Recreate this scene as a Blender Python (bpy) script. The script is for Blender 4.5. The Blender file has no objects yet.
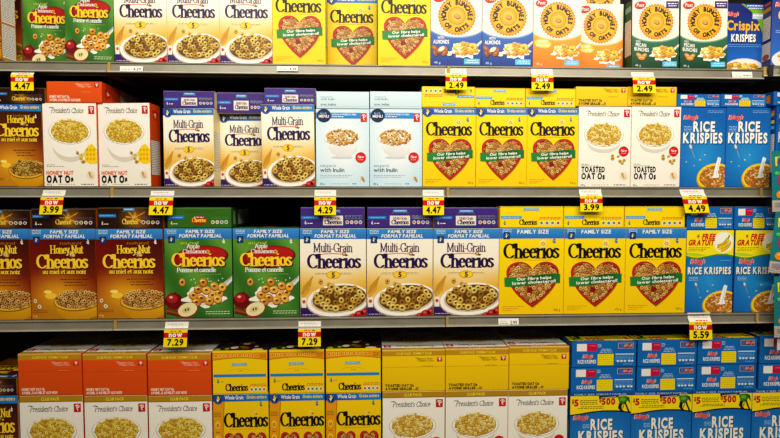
import bpy, bmesh, math, random
from mathutils import Matrix, Vector
sc = bpy.context.scene
COL = sc.collection
R = random.Random(7)

# ------------------------------------------------------------------ camera
F = 500.0; D = 1.845; TH = math.atan(22 / F); PH = math.atan(22 / F); CZ = 1.62
f0 = Vector((math.sin(TH), math.cos(TH), 0)); rt = Vector((math.cos(TH), -math.sin(TH), 0)); up0 = Vector((0, 0, 1))
fw = f0 * math.cos(PH) - up0 * math.sin(PH); uu = up0 * math.cos(PH) + f0 * math.sin(PH)
CAM = Vector((0, -D, CZ))
def unproj(px, py, Y=0.0):
    d = fw + rt * ((px - 390) / F) + uu * ((219 - py) / F)
    return CAM + d * ((Y + D) / d.y)
cam = bpy.data.objects.new('camera', bpy.data.cameras.new('camera')); COL.objects.link(cam)
m = Matrix((rt, uu, -fw)).transposed().to_4x4(); m.translation = CAM
cam.matrix_world = m
cam.data.sensor_width = 36; cam.data.lens = F / 780 * 36; cam.data.clip_start = 0.01
sc.camera = cam
PX = 1 / 271.0

# ------------------------------------------------------------------ materials
def lin(c):
    return tuple((v / 255 / 12.92) if v / 255 <= .04045 else ((v / 255 + .055) / 1.055) ** 2.4 for v in c[:3]) + (1.0,)
def mat_print(name, rough=.42, spec=.35, bump=.06, scale=60):
    m = bpy.data.materials.new(name); m.use_nodes = True; nt = m.node_tree; b = nt.nodes['Principled BSDF']
    a = nt.nodes.new('ShaderNodeAttribute'); a.attribute_name = 'print'
    nt.links.new(a.outputs['Color'], b.inputs['Base Color'])
    n = nt.nodes.new('ShaderNodeTexNoise'); n.inputs['Scale'].default_value = scale
    tc = nt.nodes.new('ShaderNodeTexCoord'); nt.links.new(tc.outputs['Object'], n.inputs['Vector'])
    mr = nt.nodes.new('ShaderNodeMapRange'); mr.inputs[3].default_value = rough - .06; mr.inputs[4].default_value = rough + .06
    nt.links.new(n.outputs['Fac'], mr.inputs[0]); nt.links.new(mr.outputs[0], b.inputs['Roughness'])
    b.inputs['Specular IOR Level'].default_value = spec
    return m
def mat_plain(name, c, rough=.5, metal=0, c2=None, scale=8, spec=.5):
    m = bpy.data.materials.new(name); m.use_nodes = True; nt = m.node_tree; b = nt.nodes['Principled BSDF']
    n = nt.nodes.new('ShaderNodeTexNoise'); n.inputs['Scale'].default_value = scale; n.inputs['Detail'].default_value = 4
    tc = nt.nodes.new('ShaderNodeTexCoord'); nt.links.new(tc.outputs['Object'], n.inputs['Vector'])
    r = nt.nodes.new('ShaderNodeValToRGB'); r.color_ramp.elements[0].color = lin(c); r.color_ramp.elements[1].color = lin(c2 or [min(255, v * 1.12) for v in c])
    r.color_ramp.elements[0].position = .35; r.color_ramp.elements[1].position = .65
    nt.links.new(n.outputs['Fac'], r.inputs[0]); nt.links.new(r.outputs[0], b.inputs['Base Color'])
    b.inputs['Roughness'].default_value = rough; b.inputs['Metallic'].default_value = metal; b.inputs['Specular IOR Level'].default_value = spec
    return m
M_PRINT = mat_print('printed_card')
M_FILM = mat_print('printed_film', .25, .5)
M_TAG = mat_print('printed_paper', .6, .2)
M_RAIL = mat_plain('grey_painted_rail', (142, 137, 122), .34, .2, (154, 148, 132), 14)
M_LIP = mat_plain('pale_rail_edge', (186, 180, 164), .35, .1)
M_RAILIN = mat_plain('rail_channel_shadow', (118, 114, 102), .35, .3)
M_DECK = mat_plain('dark_shelf_metal', (72, 60, 46), .55, .1, (84, 70, 54))
M_CLIP = mat_plain('yellowed_clip', (170, 140, 70), .5)
M_BLACK = mat_plain('black_plastic', (18, 18, 18), .45)
M_BACK = mat_plain('dark_back_panel', (20, 17, 14), .8, 0, (26, 22, 18))
M_FLOOR = mat_plain('floor_tile', (150, 145, 135), .4, 0, (170, 165, 155), 3)
M_STRIP = mat_plain('clear_strip', (200, 205, 205), .2)

# ------------------------------------------------------------------ lettering
FONT_CACHE = {}
def sans_glyph(ch, off):
    k = (ch, off)
    if k not in FONT_CACHE:
        cu = bpy.data.curves.new('lettering', 'FONT'); cu.body = ch; cu.size = 1; cu.offset = off; cu.resolution_u = 3
        ob = bpy.data.objects.new('lettering', cu); COL.objects.link(ob)
        dg = bpy.context.evaluated_depsgraph_get(); me = ob.evaluated_get(dg).to_mesh()
        vs = [(v.co.x, v.co.y) for v in me.vertices]; fs = [tuple(p.vertices) for p in me.polygons]
        ob.evaluated_get(dg).to_mesh_clear(); bpy.data.objects.remove(ob); bpy.data.curves.remove(cu)
        if vs:
            x0 = min(v[0] for v in vs); x1 = max(v[0] for v in vs)
            FONT_CACHE[k] = ([(x - x0, y) for x, y in vs], fs, x1 - x0)
        else: FONT_CACHE[k] = ([], [], .2)
    return FONT_CACHE[k]
CAPH = max(v[1] for v in sans_glyph('H', 0.0)[0])

def L_(*p): return list(p)
def A_(cx, cy, rx, ry, a0, a1, n=None):
    n = n or max(4, int(abs(a1 - a0) / 26))
    return [(cx + rx * math.cos(math.radians(a0 + (a1 - a0) * i / n)), cy + ry * math.sin(math.radians(a0 + (a1 - a0) * i / n))) for i in range(n + 1)]
X = .68
def ser(x, y, w=.1): return [(x - w, y), (x + w, y)]
BOWL = A_(.25, X / 2, .2, X / 2 - .02, 0, 360, 12)
ARCH = lambda x0, x1: [(x0, X * .68)] + A_((x0 + x1) / 2, X * .62, (x1 - x0) / 2, X * .36, 150, 0, 5) + [(x1, 0)]
GL = {  # width, strokes (cap height 1, x-height .68)
 'C': (.78, [A_(.43, .5, .34, .49, 42, 318, 13), L_((.69, .98), (.69, .7))]),
 'h': (.58, [L_((.12, 0), (.12, 1)), ARCH(.12, .45), ser(.12, 0), ser(.45, 0), L_((.03, 1), (.12, 1))]),
 'e': (.5, [L_((.08, .38), (.41, .38)), A_(.25, X / 2, .18, X / 2 - .01, 8, 318, 11)]),
 'r': (.44, [L_((.12, 0), (.12, X)), [(.12, .44), (.22, .6), (.36, .64)], ser(.12, 0), L_((.03, X), (.12, X)), L_((.35, .62), (.37, .55))]),
 'i': (.27, [L_((.13, 0), (.13, X)), ser(.13, 0), L_((.03, X), (.13, X)), L_((.13, .9), (.13, .93))]),
 'o': (.52, [A_(.26, X / 2, .19, X / 2 - .01, 0, 360, 12)]),
 's': (.44, [[(.36, .56), (.3, .65), (.2, .67), (.1, .6), (.1, .48), (.2, .39), (.3, .31), (.36, .2), (.32, .06), (.2, .01), (.08, .05), (.06, .14)]]),
 'u': (.56, [[(.11, X), (.11, .2), (.17, .06), (.27, .02), (.38, .08), (.44, .18)], L_((.44, X), (.44, 0)), ser(.46, 0, .06), ser(.08, X, .06), ser(.4, X, .05)]),
 'l': (.27, [L_((.13, 0), (.13, 1)), ser(.13, 0), L_((.03, 1), (.13, 1))]),
 't': (.34, [[(.15, .9), (.15, .12), (.2, .02), (.31, .05)], L_((.02, X), (.32, X))]),
 'a': (.5, [A_(.22, .5, .16, .16, 160, 0, 5) + [(.38, .06), (.45, .01)], [(.38, .4), (.24, .37), (.1, .27), (.09, .1), (.18, .01), (.3, .06), (.38, .16)]]),
 'n': (.58, [L_((.12, 0), (.12, X)), ARCH(.12, .45), ser(.12, 0), ser(.45, 0), L_((.03, X), (.12, X))]),
 'm': (.86, [L_((.12, 0), (.12, X)), ARCH(.12, .42), ARCH(.42, .73), ser(.12, 0), ser(.42, 0, .07), ser(.73, 0), L_((.03, X), (.12, X))]),
 'p': (.54, [L_((.12, -.3), (.12, X)), A_(.26, X / 2, .19, X / 2 - .01, 150, -150, 10), ser(.12, -.3), L_((.03, X), (.12, X))]),
 'd': (.54, [L_((.43, 0), (.43, 1)), A_(.26, X / 2, .18, X / 2 - .01, 30, 330, 10), L_((.34, 1), (.43, 1)), ser(.47, 0, .05)]),
 'c': (.46, [A_(.25, X / 2, .18, X / 2 - .01, 45, 318, 10)]),
 'y': (.52, [L_((.08, X), (.27, .02)), [(.44, X), (.22, -.2), (.1, -.28), (.05, -.22)], ser(.08, X, .08), ser(.44, X, .07)]),
 'x': (.52, [L_((.08, X), (.44, 0)), L_((.43, X), (.08, 0)), ser(.1, X, .08), ser(.42, X, .07), ser(.1, 0, .07), ser(.42, 0, .08)]),
 'g': (.52, [A_(.24, .4, .17, .26, 0, 360, 11), [(.43, .64), (.43, -.1), (.34, -.26), (.2, -.29), (.08, -.2)]]),
 'A': (.76, [L_((.1, 0), (.37, 1)), L_((.37, 1), (.66, 0)), L_((.2, .34), (.55, .34)), ser(.1, 0), ser(.66, 0)]),
 'G': (.82, [A_(.43, .5, .34, .49, 42, 300, 12), L_((.69, .98), (.69, .72)), L_((.68, .05), (.68, .42)), ser(.66, .42, .12)]),
 'H': (.84, [L_((.16, 0), (.16, 1)), L_((.66, 0), (.66, 1)), L_((.16, .52), (.66, .52)), ser(.16, 0), ser(.66, 0), ser(.16, 1), ser(.66, 1)]),
 'M': (1.0, [L_((.16, 0), (.16, 1)), L_((.16, 1), (.48, .08)), L_((.48, .08), (.8, 1)), L_((.82, 1), (.82, 0)), ser(.16, 0), ser(.82, 0), ser(.12, 1, .06), ser(.85, 1, .06)]),
 'N': (.84, [L_((.14, 0), (.14, 1)), L_((.14, 1), (.66, 0)), L_((.66, 0), (.66, 1)), ser(.14, 0), ser(.66, 1), ser(.1, 1, .06)]),
 'P': (.68, [L_((.16, 0), (.16, 1)), [(.16, 1), (.36, 1)] + A_(.36, .73, .22, .26, 80, -90, 7) + [(.16, .47)], ser(.16, 0), ser(.12, 1, .06)]),
 'K': (.74, [L_((.16, 0), (.16, 1)), L_((.62, 1), (.16, .42)), L_((.3, .56), (.64, 0))]),
 '-': (.34, [L_((.06, .33), (.28, .33))]), "'": (.2, [L_((.1, .98), (.07, .76))]), ' ': (.3, []),
}
def hull(pts):
    pts = sorted(set((round(x, 5), round(y, 5)) for x, y in pts))
    def half(ps):
        h = []
        for p in ps:
            while len(h) > 1 and (h[-1][0] - h[-2][0]) * (p[1] - h[-2][1]) - (h[-1][1] - h[-2][1]) * (p[0] - h[-2][0]) <= 0: h.pop()
            h.append(p)
        return h[:-1]
    return half(pts) + half(pts[::-1])

# ------------------------------------------------------------------ print builder
class Art:
    """flat print laid on a panel W x H (units: px of size PX, y down)"""
    def __init__(s, W, H): s.W, s.H, s.parts, s.k = W, H, {}, 0
    def poly(s, part, pts, col, L=1):
        if isinstance(col[0], (int, float)): col = [col] * len(pts)
        pts = [(x, y, c) for (x, y), c in zip(pts, col)]
        for ax, lim, sg in ((0, 0, 1), (0, s.W, -1), (1, 0, 1), (1, s.H, -1)):
            out = []
            for i in range(len(pts)):
                a, b = pts[i - 1], pts[i]; da, db = sg * (a[ax] - lim), sg * (b[ax] - lim)
                if (da < -1e-9) != (db < -1e-9):
                    t = da / (da - db); out.append((a[0] + (b[0] - a[0]) * t, a[1] + (b[1] - a[1]) * t, tuple(p + (q - p) * t for p, q in zip(a[2], b[2]))))
                if db >= -1e-9: out.append(b)
            pts = out
            if len(pts) < 3: return
        s.k += 1
        s.parts.setdefault(part, []).append((pts, L))
    def rect(s, p, x0, y0, x1, y1, c, L=1): s.poly(p, [(x0, y0), (x1, y0), (x1, y1), (x0, y1)], c, L)
    def grad(s, p, x0, y0, x1, y1, fn, nx=6, ny=8, L=.5):
        for i in range(nx):
            for j in range(ny):
                q = [(x0 + (x1 - x0) * a / nx, y0 + (y1 - y0) * b / ny) for a, b in ((i, j), (i + 1, j), (i + 1, j + 1), (i, j + 1))]
                s.poly(p, q, [fn((x - x0) / (x1 - x0), (y - y0) / (y1 - y0)) for x, y in q], L)
    def ell(s, p, cx, cy, rx, ry, c, L=1, n=20, rot=0, a0=0, a1=360):
        r = math.radians(rot); pts = []
        for i in range(n):
            t = math.radians(a0 + (a1 - a0) * i / (n if a1 - a0 >= 360 else n - 1)); x, y = rx * math.cos(t), ry * math.sin(t)
            pts.append((cx + x * math.cos(r) - y * math.sin(r), cy + x * math.sin(r) + y * math.cos(r)))
        s.poly(p, pts, c, L)
    def line(s, p, pts, w, c, L=1):
        for (x0, y0), (x1, y1) in zip(pts, pts[1:]):
            d = math.hypot(x1 - x0, y1 - y0) or 1; nx, ny = -(y1 - y0) / d * w / 2, (x1 - x0) / d * w / 2
            s.poly(p, [(x0 + nx, y0 + ny), (x1 + nx, y1 + ny), (x1 - nx, y1 - ny), (x0 - nx, y0 - ny)], c, L)
    def sans(s, p, t, x0, x1, y0, y1, c, L=2, bold=.02, sl=0, gap=.07, rise=0):
        """letters stretched into the box x0..x1, cap top y0 to baseline y1"""
        gs = [sans_glyph(ch, bold) if ch != ' ' else ([], [], .2) for ch in t]
        W = sum(g[2] for g in gs) + gap * (len(gs) - 1); kx = (x1 - x0) / W; ky = (y1 - y0) / CAPH; x = 0
        for vs, fs, w in gs:
            for f in fs: s.poly(p, [(x0 + (x + vs[i][0]) * kx + sl * vs[i][1] * ky, y1 - vs[i][1] * ky + rise * (x + vs[i][0]) / W) for i in f], c, L)
            x += w + gap
    def arc(s, p, t, cx, cy, r, h, a0, a1, c, L=3, inner=False, wide=1.0):
        n = len(t)
        for i, ch in enumerate(t):
            if ch == ' ': continue
            a = math.radians(a0 + (a1 - a0) * i / (n - 1)); vs, fs, w = sans_glyph(ch, .06); k = h / CAPH
            for f in fs:
                q = []
                for j in f:
                    u, v = (vs[j][0] - w / 2) * k * wide, vs[j][1] * k
                    if inner: rr = r - v; q.append((cx + rr * math.cos(a) + u * math.sin(a), cy + rr * math.sin(a) - u * math.cos(a)))
                    else: rr = r + v; q.append((cx + rr * math.cos(a) - u * math.sin(a), cy + rr * math.sin(a) + u * math.cos(a)))
                s.poly(p, q, c, L)
    def serif(s, p, t, x0, x1, y0, y1, c, L=2, nib=(.085, .035), sl=0, rise=0, kern=-.03):
        W = sum(GL[ch][0] + kern for ch in t); kx = (x1 - x0) / W; ky = (y1 - y0); x = 0
        i = 0
        nb = [(nib[0] * math.cos(a * math.pi / 4 + .2), nib[1] * math.sin(a * math.pi / 4 + .2)) for a in range(8)]
        for ch in t:
            for st in GL[ch][1]:
                for a, b in zip(st, st[1:]):
                    h = hull([(q[0] + n[0], q[1] + n[1]) for q in (a, b) for n in nb])
                    s.poly(p, [(x0 + (x + u) * kx + sl * v * ky, y1 - v * ky + rise * (x + u) / W) for u, v in h][::-1], c, L + .004 * i); i += 1
            x += GL[ch][0] + kern
    def fine(s, p, x0, x1, y, c, h=.7, L=1.5, seed=1):
        r = random.Random(seed); x = x0
        while x < x1:
            w = min(r.uniform(1.2, 3.4), x1 - x); s.rect(p, x, y, x + w, y + h, c, L); x += w + .7
    def ohs(s, p, inside, bbox, n, r, pal, seed=3, L=3, hole=(90, 50, 15), hr=.36):
        rr = random.Random(seed); pts = []; tries = 0
        while len(pts) < n and tries < n * 60:
            tries += 1; x, y = rr.uniform(bbox[0], bbox[2]), rr.uniform(bbox[1], bbox[3])
            if inside(x, y) and all((x - a) ** 2 + (y - b) ** 2 > (1.25 * r) ** 2 for a, b in pts): pts.append((x, y))
        for k, (x, y) in enumerate(sorted(pts, key=lambda q: q[1])):
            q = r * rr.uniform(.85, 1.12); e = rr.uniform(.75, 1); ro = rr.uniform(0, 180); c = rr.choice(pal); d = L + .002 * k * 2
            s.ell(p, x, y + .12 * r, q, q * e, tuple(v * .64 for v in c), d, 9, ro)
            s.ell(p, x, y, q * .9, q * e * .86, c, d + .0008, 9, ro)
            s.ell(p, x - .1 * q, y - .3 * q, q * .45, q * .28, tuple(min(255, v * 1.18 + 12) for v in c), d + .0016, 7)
            s.ell(p, x, y, q * hr, q * e * hr, hole, d + .0024, 7, ro)
    def flakes(s, p, cx, cy, rx, ry, n, r, pal, seed=2, L=3):
        rr = random.Random(seed)
        for k in range(n):
            a = rr.uniform(0, 6.283); q = math.sqrt(rr.random()); x, y = cx + rx * q * math.cos(a), cy + ry * q * math.sin(a); c = rr.choice(pal)
            pts = [(x + r * rr.uniform(.6, 1.15) * math.cos(t * .8976), y + r * .8 * rr.uniform(.6, 1.15) * math.sin(t * .8976)) for t in range(7)]
            s.poly(p, [(u + .3, v + .4) for u, v in pts], tuple(v * .6 for v in c), L + .004 * k)
            s.poly(p, pts, c, L + .004 * k + .001)
            s.ell(p, x - .2 * r, y - .2 * r, r * .4, r * .3, tuple(min(255, v * 1.1 + 18) for v in c), L + .004 * k + .002, 7)

LZ = .00035
def mesh_from(name, polys, place):
    vs, fs, cs = [], [], []
    for pts, L in polys:
        i0 = len(vs)
        for x, y, c in pts: vs.append(place(x, y, L * LZ)); cs.append(lin(c))
        fs.append(tuple(range(i0, len(vs))))
    me = bpy.data.meshes.new(name); me.from_pydata(vs, [], fs)
    at = me.color_attributes.new('print', 'FLOAT_COLOR', 'CORNER')
    k = 0
    for f in me.polygons:
        for li in f.loop_indices: at.data[li].color = cs[me.loops[li].vertex_index]
    me.validate(); me.update()
    return me
def colour_mesh(me, fn):
    at = me.color_attributes.new('print', 'FLOAT_COLOR', 'CORNER')
    for f in me.polygons:
        c = lin(fn(f))
        for li in f.loop_indices: at.data[li].color = c

class Product:
    """upright carton: base centre at origin, front towards -Y; parts share mesh data between copies"""
    def __init__(s, W, H, Dp, body, front, end=None, side=None, right=None, end_up='front', back=None):
        s.W, s.H, s.D = W, H, Dp; w, h, d = W * PX, H * PX, Dp * PX; s.meshes = []
        side = side or body
        bm = bmesh.new(); bmesh.ops.create_cube(bm, size=1, matrix=Matrix.Translation((0, 0, h / 2)) @ Matrix.Diagonal((w, d, h, 1)))
        bmesh.ops.bevel(bm, geom=bm.edges[:], offset=.0012, segments=2, affect='EDGES', profile=.6)
        # glued closing flap and tuck seam on the top end and the bottom end
        for z in (h, 0):
            bmesh.ops.create_cube(bm, size=1, matrix=Matrix.Translation((0, d * .04, z)) @ Matrix.Diagonal((w * .985, d * .9, .0006, 1)))
        me = bpy.data.meshes.new('carton'); bm.to_mesh(me); bm.free()
        ec = end[1] if end else side
        def fc(f):
            n = f.normal
            if abs(n.x) > .8: return side
            if n.z > .8 or n.z < -.8: return ec
            return body if n.y < 0 else (back or side)
        colour_mesh(me, fc)
        s.meshes.append(('carton', me, M_PRINT))
        fa = Art(W, H); front(fa)
        for p, polys in fa.parts.items():
            s.meshes.append((p, mesh_from(p, polys, lambda x, y, z: (x * PX - w / 2, -d / 2 - .0001 - z, h - y * PX)), M_PRINT, 'front_panel'))
        if end:
            ea = Art(W, Dp); end[0](ea)
            sg = -1 if end_up == 'front' else 1
            for p, polys in ea.parts.items():
                s.meshes.append((p, mesh_from(p, polys, lambda x, y, z: (sg * (x * PX - w / 2), -sg * (y * PX - d / 2), h + .0004 + z)), M_PRINT, 'end_print'))
        if back:
            ba = Art(W, H); back_art(ba)
            for p, polys in ba.parts.items():
                s.meshes.append((p, mesh_from(p, polys, lambda x, y, z: (w / 2 - x * PX, d / 2 + .0001 + z, h - y * PX)), M_PRINT))
        if right:
            ra = Art(Dp, H); right(ra)
            for p, polys in ra.parts.items():
                s.meshes.append((p, mesh_from(p, polys, lambda x, y, z: (w / 2 + .0001 + z, x * PX - d / 2, h - y * PX)), M_PRINT))
                s.meshes.append((p, mesh_from(p, polys, lambda x, y, z: (-w / 2 - .0001 - z, d / 2 - x * PX, h - y * PX)), M_PRINT))

def tag(o, label, cat, group=None):
    o['label'] = label; o['category'] = cat
    if group: o['group'] = group
def link(name, me, mat, parent=None):
    o = bpy.data.objects.new(name, me); COL.objects.link(o)
    if mat and not me.materials: me.materials.append(mat)
    if parent: o.parent = parent
    return o

BLUE = (38, 122, 196); NAVY = (24, 40, 100); WHITE = (250, 247, 240); RED = (205, 22, 24); YEL = (255, 222, 8)
OAT = [(222, 172, 98), (206, 150, 76), (232, 188, 118), (190, 130, 60)]
GOLD = [(236, 200, 92), (222, 180, 66), (246, 218, 130), (206, 162, 52)]
DARKO = [(206, 168, 74), (178, 134, 48), (224, 194, 104), (150, 104, 36), (214, 178, 84)]

# ------------------------------------------------------------------ shared motifs
def mix(a, b, t): t = max(0, min(1, t)); return tuple(p + (q - p) * t for p, q in zip(a, b))
def emblem(a, x, y, r, p='header_band'):
    a.ell(p, x, y, r, r, (22, 48, 120), 2.2); a.ell(p, x, y, r * .86, r * .86, (60, 120, 196), 2.4); a.ell(p, x, y, r * .72, r * .72, (18, 40, 108), 2.5)
    a.poly(p, [(x - .5 * r, y - .1 * r), (x - .1 * r, y + .6 * r), (x + .6 * r, y - .7 * r), (x, y + .1 * r)], WHITE, 2.8)
    a.ell(p, x - .05 * r, y - .35 * r, r * .22, r * .42, (250, 210, 40), 3)
def header_small(a, W):
    p = 'header_band'; k = W / 53
    a.grad(p, 0, .3, W, 7, lambda u, v: mix((30, 84, 168), (44, 140, 214), u), 4, 1, 1)
    a.rect(p, W * .57, .3, W, 5.4, (30, 132, 214), 1.3)
    a.sans(p, 'Whole Grain', 11 * k, 29 * k, 1.4, 4.9, WHITE, 2, .03)
    a.sans(p, 'Grains entiers', 32 * k, 51 * k, 1.4, 4.4, (252, 224, 60), 2, .03)
    emblem(a, 5 * k, 5, 4.3 * k)
def header_family(a, W, french=True):
    p = 'header_band'; k = W / 66
    a.grad(p, 0, .3, W, 10.6, lambda u, v: mix((70, 150, 214), (44, 118, 196), v), 1, 2, 1)
    if french:
        a.sans(p, 'FAMILY SIZE', 21 * k, 49 * k, 1.7, 4.7, WHITE, 2, .03, .15)
        a.sans(p, 'FORMAT FAMILIAL', 14.5 * k, 56 * k, 6, 9.2, WHITE, 2, .03, .15)
    else: a.sans(p, 'FAMILY SIZE', 18 * k, 50 * k, 2, 5.6, WHITE, 2, .03)
    y = 11.5 if french else 8
    a.rect(p, 4 * k, y - 3.6, 10.5 * k, y + 3.2, (20, 44, 116), 2.2); emblem(a, 7.2 * k, y, 3.1)
    for j in range(3): a.fine(p, 3 * k, 12 * k, 1.6 + j * 1.5, (220, 236, 248), .6, 2, j)
def mills_g(a, x, y, r, c, p='front_panel'):
    a.line(p, A_(x, y, r * .6, r * .8, -40, -300, 7), r * .35, c, 2); a.line(p, [(x - r * .2, y - r * 1.6), (x + r * .2, y + r * .2)], r * .35, c, 2)
    a.ell(p, x + r * .1, y + r * .5, r * .5, r * .5, c, 2, 10)
def banner(a, p, q0, q1, q2, q3, text):
    """waving ribbon from left pair to right pair"""
    n = 8; top = []; bot = []
    for i in range(n + 1):
        t = i / n; w = .8 * math.sin(t * 6.2)
        top.append((q0[0] + (q1[0] - q0[0]) * t, q0[1] + (q1[1] - q0[1]) * t + w)); bot.append((q3[0] + (q2[0] - q3[0]) * t, q3[1] + (q2[1] - q3[1]) * t + w))
    for i in range(n):
        sh = mix((22, 98, 40), (44, 140, 62), .5 + .5 * math.sin(i / n * 6.2 + 1))
        a.poly(p, [top[i], top[i + 1], bot[i + 1], bot[i]], sh, 6)
    h = q3[1] - q0[1]; w = q1[0] - q0[0]; r = q1[1] - q0[1]
    a.sans(p, text[0], q0[0] + w * .22, q0[0] + w * .84, q0[1] + h * .14 + r * .22, q0[1] + h * .44 + r * .22, WHITE, 7, .03, 0, .07, r * .62)
    a.sans(p, text[1], q0[0] + w * .14, q0[0] + w * .92, q0[1] + h * .55 + r * .14, q0[1] + h * .86 + r * .14, WHITE, 7, .03, 0, .07, r * .78)
def heart_pts(cx, y0, y1, w, n=40):
    h = y1 - y0; half = []
    for i in range(13):                                   # right lobe from the cleft round to the widest point
        t = math.radians(212 + (368 - 212) * i / 12); half.append((.25 + .25 * math.cos(t), .235 + .235 * math.sin(t)))
    for i in range(1, 10):                                # convex flank down to the tip
        t = i / 9; p0, p1, p2 = half[12], (.47, .62), (0, 1); half.append(((1 - t) ** 2 * p0[0] + 2 * t * (1 - t) * p1[0] + t * t * p2[0], (1 - t) ** 2 * p0[1] + 2 * t * (1 - t) * p1[1] + t * t * p2[1])) if i < 9 else half.append((0, 1))
    pts = [(0, .17)] + [q for q in half if q[0] > .01] + [(0, 1)]
    pts += [(-x, y) for x, y in pts[-2:0:-1]]
    return [(cx + x * w, y0 + y * h) for x, y in pts]
def inpoly(pts):
    def f(x, y):
        c = False
        for (x0, y0), (x1, y1) in zip(pts, pts[1:] + pts[:1]):
            if (y0 > y) != (y1 > y) and x < (x1 - x0) * (y - y0) / (y1 - y0) + x0: c = not c
        return c
    return f
def inell(cx, cy, rx, ry): return lambda x, y: ((x - cx) / rx) ** 2 + ((y - cy) / ry) ** 2 < 1
def heart(a, cx, y0, y1, w, n, r, seed=3, p='heart_picture'):
    a.poly(p, [(x + .5, y + .8) for x, y in heart_pts(cx, y0, y1, w)], (196, 150, 10), 1.6)
    a.poly(p, heart_pts(cx, y0, y1, w), (158, 26, 18), 2)
    a.poly(p, heart_pts(cx - .3, y0 + .5, y1 - 1.2, w - 1.6), (196, 44, 28), 2.2)
    a.poly(p, heart_pts(cx, y0 + 2.2, y1 - 3.4, w - 5.4), (92, 14, 10), 2.4)
    inner = heart_pts(cx, y0 + 3, y1 - 4.6, w - 7)
    a.poly(p, inner, (150, 96, 44), 2.6)
    hi = inpoly(inner); hole = (cx - w * .05, y0 + (y1 - y0) * .62)
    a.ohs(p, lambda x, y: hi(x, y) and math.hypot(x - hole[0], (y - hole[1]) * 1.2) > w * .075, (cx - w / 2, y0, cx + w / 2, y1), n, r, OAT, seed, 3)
    a.ell(p, hole[0], hole[1], w * .07, w * .055, (140, 24, 16), 2.8)
def sunburst(a, x, y, r, p='title_lettering'):
    pts = [(x + (r if i % 2 else r * .35) * math.cos(i * math.pi / 10), y + (r if i % 2 else r * .35) * math.sin(i * math.pi / 10)) for i in range(20)]
    a.poly(p, pts, (255, 246, 170), 2.6); a.ell(p, x, y, r * .36, r * .36, (226, 160, 60), 2.8); a.ell(p, x, y, r * .14, r * .14, (255, 240, 150), 3)
def icons(a, x0, x1, y, r, cols, p='end_print'):
    for i, c in enumerate(cols):
        x = x0 + (x1 - x0) * (i + .5) / len(cols); a.ell(p, x, y, r, r, WHITE, 2, 12); a.ell(p, x, y, r * .72, r * .72, c, 2.3, 10)
    a.fine(p, x0, x1, y - r - 2.2, cols[-1], .7, 2, 4); a.fine(p, x0 + 1, x1, y - r - 3.6, cols[-1], .6, 2, 5)
def pill(a, x, y, w, c=(90, 176, 224), p='end_print'):
    a.rect(p, x - w / 2, y - 1, x + w / 2, y + 1, c, 2); a.fine(p, x - w * .36, x + w * .36, y - .35, (220, 240, 250), .6, 2.4, 7)
    a.line(p, A_(x, y + 2.6, w * .62, 1.1, 200, 340, 6), .35, mix(c, (120, 120, 120), .4), 2)
def nutrition(a, x0, y0, x1, y1, p='side_panel', col=(240, 236, 226)):
    a.rect(p, x0, y0, x1, y1, (70, 66, 62), 1); a.rect(p, x0 + .3, y0 + .3, x1 - .3, y1 - .3, col, 1.5)
    y = y0 + 1.5; k = 0
    while y < y1 - 1.2: a.fine(p, x0 + 1, x1 - 1, y, (120, 116, 112), .55, 2, k); y += 1.7; k += 1

# ------------------------------------------------------------------ oat ring boxes
def f_yellow(fam):
    def f(a):
        k = a.W / 53; kv = a.H / 79.5
        a.grad('front_panel', .2, .2, a.W - .2, a.H - .2, lambda u, v: mix((255, 226, 10), (250, 208, 4), v), 2, 5, .5)
        (header_family(a, a.W, False) if fam else header_small(a, a.W))
        mills_g(a, 45 * k, 12 * kv, 2 * k, (60, 130, 180))
        a.serif('title_lettering', 'Cheerios', 3.2 * k, 48.8 * k, 14.6 * kv, 27.6 * kv, (22, 14, 10), 2, (.095, .036))
        sunburst(a, 35.6 * k, 14.6 * kv, 4.6 * k)
        a.fine('front_panel', 10 * k, 44 * k, 29.2 * kv, (236, 140, 20), .6, 1.5)
        heart(a, 27.3 * k, 31 * kv, 73 * kv, 43 * k, 150, 1.75 * k)
        banner(a, 'green_banner', (4.2 * k, 45.2 * kv), (50 * k, 42.4 * kv), (50 * k, 50.6 * kv), (4.6 * k, 53.6 * kv), ('Our fibre helps', 'lower cholesterol!'))
        for j in range(3): a.fine('front_panel', 3 * k, (20 - 4 * j) * k, (72 + 1.7 * j) * kv, (190, 140, 0), .5, 1.5, j)
        a.sans('front_panel', '425 g', 45 * k, 50.5 * k, 74.5 * kv, 76.5 * kv, (120, 90, 0), 1.5, 0)
    return f
def e_yellow(a):
    k = a.W / 53; v = a.D if hasattr(a, 'D') else a.H; q = v / 19.5
    a.rect('end_print', .2, .2, a.W - .2, a.H - .2, (253, 220, 8), 1)
    a.line('end_print', [(0, .7), (a.W, .7)], .5, (200, 168, 10), 1.5)
    pill(a, 26 * k, 2.6 * q, 13 * k); a.rect('end_print', .8, 8.8 * q, 18 * k, 11.4 * q, (70, 164, 216), 2); a.fine('end_print', 2, 16 * k, 9.8 * q, (200, 230, 246), .6, 2.4)
    mills_g(a, 4 * k, 15.6 * q, 1.4 * k, (60, 130, 180), 'end_print')
    a.serif('end_print', 'Cheerios', 16 * k, 31 * k, 12.2 * q, 17 * q, (24, 16, 10), 2.5, (.09, .04))
    icons(a, 32.5 * k, 51 * k, 15.4 * q, 1.8 * k, [(120, 150, 60), (60, 140, 170), (100, 160, 60), (214, 80, 50)])
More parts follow.
